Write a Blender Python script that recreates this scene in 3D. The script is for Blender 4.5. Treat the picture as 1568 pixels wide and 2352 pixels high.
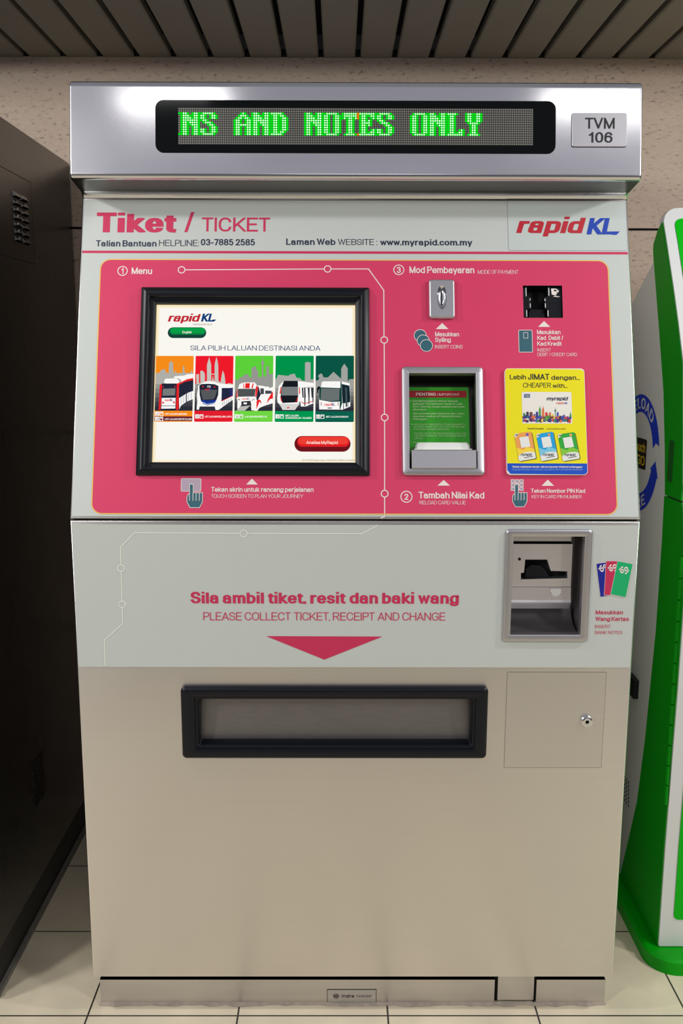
import bpy, bmesh, math, random
from mathutils import Vector, Matrix
from mathutils.geometry import tessellate_polygon

random.seed(7)
S = bpy.context.scene
COL = S.collection
for o in list(bpy.data.objects):
    bpy.data.objects.remove(o)

# ------------------------------------------------------------------ camera
FPX, PITCH, YAW, ROLL = 2115.0, math.radians(10.1), math.radians(.19), math.radians(.13)
EYE = Vector((0, -1.82, 1.46))
c_f = Vector((math.sin(YAW) * math.cos(PITCH), math.cos(YAW) * math.cos(PITCH), -math.sin(PITCH)))
c_r = c_f.cross(Vector((0, 0, 1))).normalized()
c_u = c_r.cross(c_f)
c_r, c_u = c_r * math.cos(ROLL) + c_u * math.sin(ROLL), c_u * math.cos(ROLL) - c_r * math.sin(ROLL)
cam = bpy.data.cameras.new('camera')
cam.sensor_fit = 'VERTICAL'
cam.sensor_height = 36
cam.lens = 36 * FPX / 2352
cam.clip_start = .05
cam_o = bpy.data.objects.new('camera', cam)
m3 = Matrix((c_r, c_u, -c_f)).transposed()
cam_o.matrix_world = Matrix.Translation(EYE) @ m3.to_4x4()
COL.objects.link(cam_o)
S.camera = cam_o

# ------------------------------------------------------------------ world, lamps, exposure
S.view_settings.view_transform = 'Standard'
S.view_settings.look = 'None'
S.view_settings.gamma = 1
S.view_settings.exposure = 0
S.view_settings.use_curve_mapping = False
W = bpy.data.worlds.new('hall_air')
S.world = W
W.use_nodes = True
wn = W.node_tree
bg = wn.nodes['Background']
w_tc = wn.nodes.new('ShaderNodeTexCoord')
w_sep = wn.nodes.new('ShaderNodeSeparateXYZ')
w_cr = wn.nodes.new('ShaderNodeValToRGB')
wn.links.new(w_tc.outputs['Generated'], w_sep.inputs[0])
wn.links.new(w_sep.outputs['Z'], w_cr.inputs[0])
wn.links.new(w_cr.outputs[0], bg.inputs[0])
w_e = w_cr.color_ramp.elements
w_e[0].position, w_e[0].color = .0, (.07, .07, .08, 1)
w_e[1].position, w_e[1].color = .75, (.24, .245, .27, 1)
w_m = w_e.new(.22)
w_m.color = (.13, .13, .145, 1)
w_m = w_e.new(.38)
w_m.color = (.42, .415, .475, 1)
bg.inputs[1].default_value = 1.0


def lamp(name, loc, aim, size, power, color, spread=math.pi):
    d = bpy.data.lights.new(name, 'AREA')
    d.shape = 'RECTANGLE'
    d.size, d.size_y = size
    d.energy = power
    d.color = color
    d.spread = spread
    o = bpy.data.objects.new(name, d)
    o.location = loc
    o.rotation_euler = (Vector(aim) - Vector(loc)).to_track_quat('-Z', 'Y').to_euler()
    COL.objects.link(o)
    return o


for lx, nm, pw in ((-1.42, 'west', 12), (1.68, 'east', 13.5)):
    lamp('downlight_' + nm, (lx, -.42, 2.31), (lx * .55, .15, .3), (.12, .12), pw, (1, .985, .97))
    lamp('hall_lamp_' + nm, (lx * 1.9, -2.6, 2.75), (lx * 1.2, -1.2, 0), (.4, .9), 52, (1, .985, .97))

lamp('hall_lamp_centre', (.15, -3.3, 2.75), (.1, -1.6, 0), (1.4, .5), 3.2, (.93, .93, 1))  # added light that makes the glare low on the canopy's middle
lamp('tube_west', (-.52, -.43, 2.30), (-.52, -.43, 0), (.34, .03), .45, (1, .985, .97))  # added light, puts a bright streak on the canopy's left end
lamp('tube_east', (.82, -.43, 2.30), (.82, -.43, 0), (.40, .03), .55, (1, .985, .97))  # added light for the matching streak on the right end

# ------------------------------------------------------------------ geometry helpers


def ray(px, py):
    return c_f * FPX + c_r * (px - 784) - c_u * (py - 1176)


class Frame:
    """A flat face of the place: u to the right, v up, w out of the face."""

    def __init__(s, o, u, v):
        s.o, s.u, s.v = Vector(o), Vector(u).normalized(), Vector(v).normalized()
        s.n = s.u.cross(s.v).normalized()

    def p(s, u, v, w=0.0):
        return s.o + s.u * u + s.v * v + s.n * w

    def uv(s, px, py, w=0.0):
        d = ray(px, py)
        o = s.o + s.n * w
        q = EYE + d * (s.n.dot(o - EYE) / s.n.dot(d)) - o
        return q.dot(s.u), q.dot(s.v)

    def box(s, x0, y0, x1, y1, w=0.0):
        """pixel box (top-left, bottom-right) -> (u0, v0, u1, v1) straightened on the face"""
        a, b, c, d = s.uv(x0, y0, w), s.uv(x1, y0, w), s.uv(x1, y1, w), s.uv(x0, y1, w)
        return ((a[0] + d[0]) / 2, (c[1] + d[1]) / 2, (b[0] + c[0]) / 2, (a[1] + b[1]) / 2)

    def shift(s, w):
        f = Frame(s.o, s.u, s.v)
        f.o = s.o + s.n * w
        return f


def rr(b, r, n=5):
    u0, v0, u1, v1 = b
    out = []
    for cx, cy, a0 in ((u1 - r, v1 - r, 0), (u0 + r, v1 - r, 90), (u0 + r, v0 + r, 180), (u1 - r, v0 + r, 270)):
        for i in range(n + 1):
            a = math.radians(a0 + 90 * i / n)
            out.append((cx + r * math.cos(a), cy + r * math.sin(a)))
    return out


def rect(b):
    u0, v0, u1, v1 = b
    return [(u1, v1), (u0, v1), (u0, v0), (u1, v0)]


def grow(b, d):
    return (b[0] - d, b[1] - d, b[2] + d, b[3] + d)


def circ(cx, cy, r, n=24):
    return [(cx + r * math.cos(2 * math.pi * i / n), cy + r * math.sin(2 * math.pi * i / n)) for i in range(n)]


class MB:
    """collects faces for ONE mesh object"""

    def __init__(s):
        s.v, s.f, s.m, s.mats = [], [], [], []

    def mi(s, mat):
        if mat not in s.mats:
            s.mats.append(mat)
        return s.mats.index(mat)

    def face(s, pts, mat):
        i = len(s.v)
        s.v += [Vector(p) for p in pts]
        s.f.append(list(range(i, i + len(pts))))
        s.m.append(s.mi(mat))

    def flat(s, fr, pts, w, mat, holes=()):
        loops = [[Vector((p[0], p[1], 0)) for p in pts]] + [[Vector((p[0], p[1], 0)) for p in h] for h in holes]
        allp = [p for l in loops for p in l]
        i = len(s.v)
        s.v += [fr.p(p.x, p.y, w) for p in allp]
        if not holes and len(pts) <= 4:
            tris = [tuple(range(len(pts)))]
        else:
            tris = tessellate_polygon(loops)
        for t in tris:
            a, b, c = (allp[k] for k in t[:3])
            t = list(t)
            if (b - a).cross(c - a).z < 0:
                t.reverse()
            s.f.append([i + k for k in t])
            s.m.append(s.mi(mat))

    def loft(s, fr, rings, mat, cap0=False, cap1=False, mats=None):
        """rings: [(loop, w)], loops of equal length; joins one to the next"""
        n = len(rings[0][0])
        i0 = len(s.v)
        for loop, w in rings:
            s.v += [fr.p(a, b, w) for a, b in loop]
        for k in range(len(rings) - 1):
            mm = s.mi(mats[k] if mats else mat)
            for j in range(n):
                a, b = i0 + k * n + j, i0 + k * n + (j + 1) % n
                s.f.append([a, b, b + n, a + n])
                s.m.append(mm)
        if cap0:
            s.flat(fr, rings[0][0], rings[0][1], mats[0] if mats else mat)
        if cap1:
            s.flat(fr, rings[-1][0], rings[-1][1], mats[-1] if mats else mat)

    def slab(s, fr, loop, w0, w1, mat, bev=0.0, inner=None):
        """plate from w0 (back) to w1 (front); bev rounds the front edge of an axis box loop"""
        if inner is not None:
            s.loft(fr, [(loop, w0), (loop, w1 - bev), (inner, w1)], mat, cap1=True)
        else:
            s.loft(fr, [(loop, w0), (loop, w1)], mat, cap1=True)

    def boxw(s, lo, hi, mat):
        x0, y0, z0 = lo
        x1, y1, z1 = hi
        P = [(x0, y0, z0), (x1, y0, z0), (x1, y1, z0), (x0, y1, z0), (x0, y0, z1), (x1, y0, z1), (x1, y1, z1), (x0, y1, z1)]
        i = len(s.v)
        s.v += [Vector(p) for p in P]
        for q in ((0, 3, 2, 1), (4, 5, 6, 7), (0, 1, 5, 4), (1, 2, 6, 5), (2, 3, 7, 6), (3, 0, 4, 7)):
            s.f.append([i + k for k in q])
            s.m.append(s.mi(mat))

    def polys(s, fr, quads, w, mat):
        tris = []
        for q in quads:
            tris += [[q[0], q[k], q[k + 1]] for k in range(1, len(q) - 1)]
        for ti, q in enumerate(tris):
            if len(q) >= 3:
                area = sum(q[k][0] * q[(k + 1) % len(q)][1] - q[(k + 1) % len(q)][0] * q[k][1] for k in range(len(q)))
                if abs(area) < 1e-12:
                    continue
                if area < 0:
                    q = q[::-1]
                s.face([fr.p(a, b, w + 2e-6 * (ti % 80)) for a, b in q], mat)

    def build(s, name, parent=None, label=None, smooth=False, bevel=0.0, weld=False):
        base = Vector((0, 0, 0))
        p = parent
        while p is not None:
            base += p.location
            p = p.parent
        me = bpy.data.meshes.new(name)
        me.from_pydata([v - base for v in s.v], [], s.f)
        for m in s.mats:
            me.materials.append(m)
        me.polygons.foreach_set('material_index', s.m)
        if weld:
            bm = bmesh.new()
            bm.from_mesh(me)
            bmesh.ops.remove_doubles(bm, verts=bm.verts, dist=2e-6)
            bmesh.ops.recalc_face_normals(bm, faces=bm.faces)
            bm.to_mesh(me)
            bm.free()
        if smooth:
            me.polygons.foreach_set('use_smooth', [True] * len(me.polygons))
            if hasattr(me, 'set_sharp_from_angle'):
                me.set_sharp_from_angle(angle=math.radians(40))
        me.update()
        o = bpy.data.objects.new(name, me)
        COL.objects.link(o)
        if parent is not None:
            o.parent = parent
        if bevel:
            b = o.modifiers.new('edge', 'BEVEL')
            b.width = bevel
            b.segments = 3
            b.limit_method = 'ANGLE'
            b.harden_normals = True
            me.polygons.foreach_set('use_smooth', [True] * len(me.polygons))
        if label:
            o['label'] = label
        return o


def thing(name, loc, label, cat, group=None):
    o = bpy.data.objects.new(name, None)
    o.empty_display_size = .1
    o.location = loc
    COL.objects.link(o)
    o['label'] = label
    o['category'] = cat
    if group:
        o['group'] = group
    return o


def struct(o):
    o['kind'] = 'structure'
    return o


# ------------------------------------------------------------------ stroke lettering
def quarter(p0, p1, first, n, ex):
    out = []
    e = 2.0 / ex
    for i in range(1, n + 1):
        t = math.pi / 2 * i / n
        a, b = math.sin(t) ** e, 1 - math.cos(t) ** e if i < n else 1.0
        if first == 'h':
            out.append((p0[0] + (p1[0] - p0[0]) * a, p0[1] + (p1[1] - p0[1]) * b))
        else:
            out.append((p0[0] + (p1[0] - p0[0]) * b, p0[1] + (p1[1] - p0[1]) * a))
    return out


def stroke(pts, wx, wy, closed=False, ext=0.0, end_only=False):
    """mitred strip of quads along a polyline; the pen is wx wide on stems and wy on bars"""
    q = []
    for a, b in pts:
        a, b = a / wx, b / wy
        if not q or abs(a - q[-1][0]) + abs(b - q[-1][1]) > 1e-6:
            q.append((a, b))
    if closed and abs(q[0][0] - q[-1][0]) + abs(q[0][1] - q[-1][1]) < 1e-6:
        q.pop()
    n = len(q)
    if n < 2:
        return []

    def unit(a, b):
        dx, dy = b[0] - a[0], b[1] - a[1]
        l = math.hypot(dx, dy)
        return dx / l, dy / l
    if not closed and ext:
        d = unit(q[0], q[1])
        if not end_only:
            q[0] = (q[0][0] - d[0] * ext, q[0][1] - d[1] * ext)
        d = unit(q[-2], q[-1])
        q[-1] = (q[-1][0] + d[0] * ext, q[-1][1] + d[1] * ext)
    L, R = [], []
    for i in range(n):
        if closed or 0 < i < n - 1:
            d0, d1 = unit(q[i - 1], q[i]), unit(q[i], q[(i + 1) % n])
        elif i == 0:
            d0 = d1 = unit(q[0], q[1])
        else:
            d0 = d1 = unit(q[-2], q[-1])
        nx, ny = -(d0[1] + d1[1]), d0[0] + d1[0]
        l = math.hypot(nx, ny)
        if l < 1e-4:
            nx, ny, l = -d1[1], d1[0], 1
        nx, ny = nx / l, ny / l
        k = .5 / max(.3, nx * -d1[1] + ny * d1[0])
        L.append(((q[i][0] + nx * k) * wx, (q[i][1] + ny * k) * wy))
        R.append(((q[i][0] - nx * k) * wx, (q[i][1] - ny * k) * wy))
    m = n if closed else n - 1
    return [[R[i], R[(i + 1) % n], L[(i + 1) % n], L[i]] for i in range(m)]


def clip(poly, lo, hi):
    for y, keep in ((lo, 1), (hi, -1)):
        out = []
        for i in range(len(poly)):
            a, b = poly[i], poly[(i + 1) % len(poly)]
            ia, ib = (a[1] - y) * keep >= 0, (b[1] - y) * keep >= 0
            if ia:
                out.append(a)
            if ia != ib:
                t = (y - a[1]) / (b[1] - a[1])
                out.append((a[0] + (b[0] - a[0]) * t, y))
        poly = out
        if not poly:
            return []
    return poly


XH = .73
BOWL = 'b m0 .3 v.5 0 h1 .5 v.5 1 h0 .7'
DBOWL = 'b m1 .3 v.5 0 h0 .5 v.5 1 h1 .7'
RING = 'z m0 .5 v.5 0 h1 .5 v.5 1 h0 .5'
GLYPH = {
    'A': (.76, 'd m0 0 l.5 1 l1 0;b m.2 .3 l.8 .3'), 'B': (.69, 's m0 0 l0 1;b m0 1 l.55 1 h.95 .76 v.55 .52 l0 .52;b m.5 .52 h1 .26 v.55 0 l0 0'),
    'C': (.74, 'b m1 .33 v.52 0 h0 .5 v.52 1 h.98 .69'), 'D': (.73, 's m0 0 l0 1;b m0 1 l.4 1 h1 .5 v.4 0 l0 0'),
    'E': (.64, 's m0 0 l0 1;s m0 1 l1 1;s m0 0 l1 0;b m0 .52 l1 .52'), 'F': (.6, 's m0 0 l0 1;s m0 1 l1 1;b m0 .5 l1 .5'),
    'G': (.78, 'b m.97 .7 v.52 1 h0 .5 v.52 0 h1 .3 l1 .46 l.52 .46'), 'H': (.73, 's m0 0 l0 1;s m1 0 l1 1;b m0 .52 l1 .52'),
    'I': (0, 's m0 0 l0 1'), 'J': (.52, 's m1 1 l1 .3 v.5 0 h0 .3'), 'K': (.72, 's m0 0 l0 1;k m.05 .36 l.95 1;k m.3 .55 l1 0'),
    'L': (.57, 's m0 0 l0 1;s m0 0 l1 0'), 'M': (.86, 's m0 0 l0 1;s m1 0 l1 1;d m0 1 l.5 0 l1 1'), 'N': (.73, 's m0 0 l0 1;s m1 0 l1 1;d m0 1 l1 0'),
    'O': (.8, RING), 'P': (.67, 's m0 0 l0 1;b m0 1 l.55 1 h1 .73 v.55 .45 l0 .45'), 'Q': (.8, RING + ';b m.58 .25 l1 -.03'),
    'R': (.72, 's m0 0 l0 1;b m0 1 l.55 1 h.97 .74 v.55 .47 l0 .47;k m.5 .47 l1 0'),
    'S': (.68, 'b m0 .31 v.5 0 h1 .27 v.55 .49 l.45 .53 h.03 .75 v.5 1 h.96 .7'), 'T': (.66, 's m0 1 l1 1;s m.5 0 l.5 .95'),
    'U': (.72, 's m0 1 l0 .35 v.5 0 h1 .35 l1 1'), 'V': (.74, 'd m0 1 l.5 0 l1 1'), 'W': (1.02, 'd m0 1 l.25 0 l.5 1 l.75 0 l1 1'),
    'X': (.72, 'd m0 0 l1 1;d m0 1 l1 0'), 'Y': (.72, 'd m0 1 l.5 .43 l1 1;s m.5 0 l.5 .45'), 'Z': (.66, 's m0 1 l1 1;s m0 0 l1 0;d m0 0 l1 1'),
    'a': (.58, 's m.93 0 l.93 .7 v.48 1 h.04 .72;b m.93 .58 l.45 .57 h0 .28 v.4 0 h.93 .34'), 'b': (.6, 's m0 0 l0 1.37;' + BOWL),
    'c': (.56, 'b m1 .35 v.52 0 h0 .5 v.52 1 h.98 .66'), 'd': (.6, 's m1 0 l1 1.37;' + DBOWL), 'e': (.6, 'b m.97 .28 v.52 0 h0 .5 v.52 1 h1 .5 l0 .5'),
    'f': (.36, 's m.4 0 l.4 1.02 v1 1.34;s m0 1 l1 1'), 'g': (.6, 's m1 1 l1 -.05 v.5 -.36 h.02 -.12;' + DBOWL),
    'h': (.56, 's m0 0 l0 1.37;s m0 .6 v.55 1 h1 .62 l1 0'), 'i': (0, 's m0 0 l0 1;b m0 1.19 l0 1.4'), 'j': (.1, 's m1 1 l1 -.1 v0 -.36;b m1 1.19 l1 1.4'),
    'k': (.56, 's m0 0 l0 1.37;K m.05 .33 l.88 1;K m.3 .52 l1 0'), 'l': (0, 's m0 0 l0 1.37'),
    'm': (.9, 's m0 0 l0 1;s m0 .6 v.28 1 h.5 .65 l.5 0;s m.5 .6 v.78 1 h1 .65 l1 0'), 'n': (.56, 's m0 0 l0 1;s m0 .6 v.55 1 h1 .62 l1 0'),
    'o': (.61, RING), 'p': (.6, 's m0 -.37 l0 1;' + BOWL), 'q': (.6, 's m1 -.37 l1 1;' + DBOWL), 'r': (.40, 's m0 0 l0 1;s m0 .4 v.75 1 l1 1'),
    's': (.54, 'b m0 .3 v.5 0 h1 .27 v.55 .48 l.45 .52 h.04 .74 v.5 1 h.96 .7'), 't': (.36, 's m.4 1.22 l.4 .22 v1 0;s m0 1 l1 1'),
    'u': (.56, 's m0 1 l0 .38 v.45 0 h1 .4;s m1 0 l1 1'), 'v': (.58, 'e m0 1 l.5 0 l1 1'), 'w': (.82, 'e m0 1 l.25 0 l.5 1 l.75 0 l1 1'),
    'x': (.57, 'e m0 0 l1 1;e m0 1 l1 0'), 'y': (.58, 'e m0 1 l.5 0;y m1 1 l.36 -.37'), 'z': (.54, 's m0 1 l1 1;s m0 0 l1 0;e m0 0 l1 1'),
    '0': (.58, RING), '1': (.36, 's m.9 0 l.9 1;b m.9 .95 l-.1 .7'), '2': (.57, 'b m.02 .68 v.5 1 h.97 .74 l.83 .5 l.02 .03;s m0 0 l1 0'),
    '3': (.57, 'b m.03 .74 v.48 1 h.94 .76 v.5 .53 l.35 .53;b m.48 .53 h1 .27 v.5 0 h0 .28'), '4': (.6, 's m.75 0 l.75 1;b m1.1 .24 l0 .24 l.72 .98'),
    '5': (.57, 'b m.95 1 l.18 1 l.08 .5;b m.08 .46 v.5 .64 h1 .32 v.5 0 h0 .27'), '6': (.58, 'b m.96 .73 v.52 1 h0 .48 l0 .32 v.5 0 h1 .31 v.5 .62 h0 .31'),
    '7': (.56, 's m0 1 l1 1;d m.97 .97 l.35 0'), '8': (.58, 'b m.5 .53 h.06 .77 v.5 1 h.94 .77 v.5 .53 h0 .27 v.5 0 h1 .27 v.5 .53'),
    '9': (.58, 'b m.04 .27 v.48 0 h1 .52 l1 .68 v.5 1 h0 .69 v.5 .38 h1 .69'), '.': (0, 's m0 0 l0 .02'), ',': (0, 's m0 0 l0 .02;b m0 .05 l0 -.13'),
    ':': (0, 's m0 0 l0 .02;s m0 .62 l0 .64'), '/': (.34, 'd m0 0 l1 1'), '-': (.34, 's m0 .36 l1 .36'), '*': (.12, 'b m0 .45 l1 .45'),
    '$': (.66, 'b m0 .31 v.5 0 h1 .27 v.55 .49 l.45 .53 h.03 .75 v.5 1 h.96 .7;b m.5 -.2 l.5 1.2'),
}


def glyph_polys(ch, wt, ex, seg, track=.09):
    w, spec = GLYPH[ch]
    low = ch.islower()
    H = XH if low else 1.0
    wy = wt * .94 if wt < .14 else min(wt * .86, .148 + (wt - .17) * .25)
    if low and ch in 'aegs':
        wy = min(wy, .15)
    Wd = wt if w == 0 else max(w + (wt - .1) * (.9 if ch not in 'rtfj' else .7), wt * 1.4)
    mx = lambda x: wt / 2 + x * (Wd - wt)
    my = lambda y: (.85 if y < 1.3 else 1.0) if ch in 'ij' and y > 1.1 else wy / 2 + y * (H - wy)
    out = []
    for part in spec.split(';'):
        mode, rest = part.split(' ', 1)
        toks, pts = rest.replace('m', ' m').split(), []
        i = 0
        cur = None
        while i < len(toks):
            k, x, y = toks[i][0], float(toks[i][1:]), float(toks[i + 1])
            p = (mx(x), my(y))
            if k in 'ml':
                pts.append(p)
            else:
                pts += quarter(cur, p, k, seg, ex)
            cur = p
            i += 2
        if mode == 'z':
            q = stroke(pts, wt, wy, True)
        elif mode == 's':
            q = stroke(pts, wt, wy, False, .5)
        elif mode == 'b':
            q = stroke(pts, wt, wy, False, 0)
        else:
            lo, hi = {'d': (0, 1), 'e': (0, XH), 'y': (-.28, XH), 'k': (0, 1), 'K': (0, XH)}[mode]
            q = [clip(a, lo, hi) for a in stroke(pts, wt, wy, False, .7, mode in 'kK')]
        if mode == 's' and low:
            q = [clip(a, -.29, 1.0) for a in q]
        out += [a for a in q if a]
    return out, Wd


SB_L = dict.fromkeys('BDEFHIKLMNPRUbhiklmnpru1!', 1.0)
SB_L.update(dict.fromkeys('AVWYTvwyxXftj/J4,.', .25))
SB_R = dict.fromkeys('HIMNJUdhilmnquag1', 1.0)
SB_R.update(dict.fromkeys('AVWYTLrvwyxXfkKtcF/P7', .25))


def text_polys(txt, wt=.11, ex=2.3, seg=5, gap=.1):
    x, out, last = 0.0, [], None
    for ch in txt:
        if ch == ' ':
            x += .34
            last = None
            continue
        if last:
            x += gap * (SB_R.get(last, .6) + SB_L.get(ch, .6)) * .72
        g, w = glyph_polys(ch, wt, ex, seg)
        out += [[(a + x, b) for a, b in q] for q in g]
        x += w
        last = ch
    return out, x


def put(mb, fr, txt, x0, x1, base, cap, mat, wt=.11, w=.0006, shear=0.0, ex=2.3, seg=5, gap=.1, base1=None):
    """writing between pixel columns x0 and x1 standing on pixel row base, capitals up to row cap"""
    polys, Wd = text_polys(txt, wt, ex, seg, gap)
    ym = base if base1 is None else base1
    a, b = fr.uv(x0, base, w), fr.uv(x1, ym, w)
    c = fr.uv((x0 + x1) / 2, cap + (ym - base) / 2, w)
    mid = fr.uv((x0 + x1) / 2, (base + ym) / 2, w)
    H = c[1] - mid[1]
    v0 = mid[1]
    Ws = Wd + abs(shear)
    k = (b[0] - a[0]) / Ws
    polys = [[(a[0] + (p + (shear * q if shear > 0 else 0)) * k, v0 + q * H) for p, q in poly] for poly in polys]
    mb.polys(fr, polys, w, mat)


def pxpoly(fr, pts, w=0.0, sc=1.0, ox=0.0, oy=0.0):
    return [fr.uv(ox + a * sc, oy + b * sc, w) for a, b in pts]


def line(mb, fr, pts, width, w, mat, closed=False):
    mb.polys(fr, stroke(pts, width, width, closed), w, mat)


# ------------------------------------------------------------------ materials
def nd(nt, t, **kw):
    n = nt.nodes.new(t)
    for k, v in kw.items():
        setattr(n, k, v)
    return n


def srgb(r, g, b):
    f = lambda c: (c / 255 / 12.92) if c / 255 <= .04045 else ((c / 255 + .055) / 1.055) ** 2.4
    return (f(r), f(g), f(b), 1)


def plain(name, col, rough=.5, metal=0.0, spec=.5, noise=0.0, scale=30.0, bump=0.0, coat=0.0):
    m = bpy.data.materials.new(name)
    m.use_nodes = True
    nt = m.node_tree
    b = nt.nodes['Principled BSDF']
    b.inputs['Base Color'].default_value = col
    b.inputs['Roughness'].default_value = rough
    b.inputs['Metallic'].default_value = metal
    b.inputs['Specular IOR Level'].default_value = spec
    if coat:
        b.inputs['Coat Weight'].default_value = coat
        b.inputs['Coat Roughness'].default_value = .15
    if noise or bump:
        tc = nd(nt, 'ShaderNodeTexCoord')
        nz = nd(nt, 'ShaderNodeTexNoise')
        nz.inputs['Scale'].default_value = scale
        nz.inputs['Detail'].default_value = 5
        nt.links.new(tc.outputs['Object'], nz.inputs['Vector'])
        if noise:
            mr = nd(nt, 'ShaderNodeMapRange')
            mr.inputs[3].default_value, mr.inputs[4].default_value = 1 - noise, 1 + noise
            nt.links.new(nz.outputs['Fac'], mr.inputs[0])
            mx = nd(nt, 'ShaderNodeMix', data_type='RGBA', blend_type='MULTIPLY')
            mx.inputs[0].default_value = 1
            mx.inputs[6].default_value = col
            nt.links.new(mr.outputs[0], mx.inputs[7])
            nt.links.new(mx.outputs[2], b.inputs['Base Color'])
        if bump:
            bp = nd(nt, 'ShaderNodeBump')
            bp.inputs['Strength'].default_value = bump
            bp.inputs['Distance'].default_value = .01
            nt.links.new(nz.outputs['Fac'], bp.inputs['Height'])
            nt.links.new(bp.outputs[0], b.inputs['Normal'])
    return m


def glow(name, col, strength=1.0):
    m = bpy.data.materials.new(name)
    m.use_nodes = True
    nt = m.node_tree
    nt.nodes.remove(nt.nodes['Principled BSDF'])
    e = nd(nt, 'ShaderNodeEmission')
    e.inputs[0].default_value = col
    e.inputs[1].default_value = strength
    nt.links.new(e.outputs[0], nt.nodes['Material Output'].inputs[0])
    return m


def brushed(name, col, rough, grain=(3, 300, 300), aniso=.6, tangent='X', amount=.03):
    """stainless steel with a fine grain along x"""
    m = bpy.data.materials.new(name)
    m.use_nodes = True
    nt = m.node_tree
    b = nt.nodes['Principled BSDF']
    b.inputs['Metallic'].default_value = 1
    b.inputs['Anisotropic'].default_value = aniso
    tg = nd(nt, 'ShaderNodeCombineXYZ')
    tg.inputs[2].default_value = 1
    nt.links.new(tg.outputs[0], b.inputs['Tangent'])
    tc = nd(nt, 'ShaderNodeTexCoord')
    mp = nd(nt, 'ShaderNodeMapping')
    mp.inputs['Scale'].default_value = grain
    nz = nd(nt, 'ShaderNodeTexNoise')
    nz.inputs['Scale'].default_value = 1
    nz.inputs['Detail'].default_value = 4
    nt.links.new(tc.outputs['Object'], mp.inputs[0])
    nt.links.new(mp.outputs[0], nz.inputs['Vector'])
    big = nd(nt, 'ShaderNodeTexNoise')
    big.inputs['Scale'].default_value = 4
    big.inputs['Detail'].default_value = 3
    nt.links.new(tc.outputs['Object'], big.inputs['Vector'])
    mr = nd(nt, 'ShaderNodeMapRange')
    mr.inputs[3].default_value, mr.inputs[4].default_value = 1 - amount, 1 + amount
    nt.links.new(nz.outputs['Fac'], mr.inputs[0])
    mx = nd(nt, 'ShaderNodeMix', data_type='RGBA', blend_type='MULTIPLY')
    mx.inputs[0].default_value = 1
    mx.inputs[6].default_value = col
    nt.links.new(mr.outputs[0], mx.inputs[7])
    nt.links.new(mx.outputs[2], b.inputs['Base Color'])
    m2 = nd(nt, 'ShaderNodeMapRange')
    m2.inputs[3].default_value, m2.inputs[4].default_value = rough - .06, rough + .06
    nt.links.new(big.outputs['Fac'], m2.inputs[0])
    nt.links.new(m2.outputs[0], b.inputs['Roughness'])
    return m


STEEL = brushed('brushed_stainless', (.72, .69, .655, 1), .36)
STEEL_EDGE = brushed('bright_steel_edge', (.80, .79, .77, 1), .24)  # paler, smoother copy of the steel: highlight put into the housing edges
STEEL_HEAD = brushed('brushed_stainless_canopy', (.66, .655, .67, 1), .20, aniso=.0)
STEEL_HEAD.node_tree.nodes['Principled BSDF'].inputs['Coat Weight'].default_value = .0
STEEL_HEAD.node_tree.nodes['Principled BSDF'].inputs['Coat Roughness'].default_value = .07
STEEL_SATIN = brushed('satin_stainless', (.55, .54, .56, 1), .42, (200, 200, 200), 0)
STEEL_DARK = brushed('dull_side_steel', (.34, .335, .33, 1), .34, (300, 3, 300), .5, 'Y', .05)
CHROME = plain('polished_chrome', (.75, .76, .78, 1), .12, 1)
FASCIA = plain('pale_grey_print_sheet', srgb(199, 205, 200), .42, 0, .4, .02, 5)
DECAL = plain('pale_grey_sticker', srgb(198, 207, 203), .38, 0, .4)
PINK = plain('raspberry_print', srgb(216, 62, 102), .40, 0, .35, .03, 6)
PINKINK = plain('raspberry_ink', srgb(204, 44, 88), .45)
BORDER = plain('orange_keyline', srgb(240, 190, 90), .45)
WHITEINK = plain('off_white_ink', srgb(238, 226, 220), .45)
SOFTWHITE = plain('cream_route_line_ink', srgb(236, 236, 226), .45)
NAVYINK = plain('navy_ink', srgb(30, 40, 66), .45)
TEALINK = plain('teal_ink', srgb(48, 98, 112), .45)
LILACINK = plain('lilac_ink', srgb(178, 160, 178), .45)
LOGORED = plain('logo_red', srgb(190, 24, 44), .4)
LOGOBLUE = plain('logo_blue', srgb(4, 62, 178), .4)
BLACKINK = plain('black_ink', srgb(26, 26, 32), .45)
GREENINK = plain('note_green', srgb(8, 180, 110), .45)
BLUEINK = plain('note_blue', srgb(12, 26, 150), .45)
BLACKPL = plain('black_plastic', srgb(11, 15, 23), .36, 0, .3, .1, 60)
BLACKGL = plain('black_glass', srgb(4, 8, 8), .12, 0, .16)
DEEP = plain('black_void', (.006, .006, .007, 1), .8)
SEAM = plain('seam_shadow_line', srgb(92, 84, 78), .6)
GAP = plain('dark_joint', (.012, .012, .014, 1), .7)
WHITEPL = plain('white_plastic', srgb(235, 236, 230), .3)

# ------------------------------------------------------------------ the setting
WALL_Y = .97
fr_wall = Frame((0, WALL_Y, 0), (1, 0, 0), (0, 0, 1))
CEIL_Z = fr_wall.uv(600, 133)[1]


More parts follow.
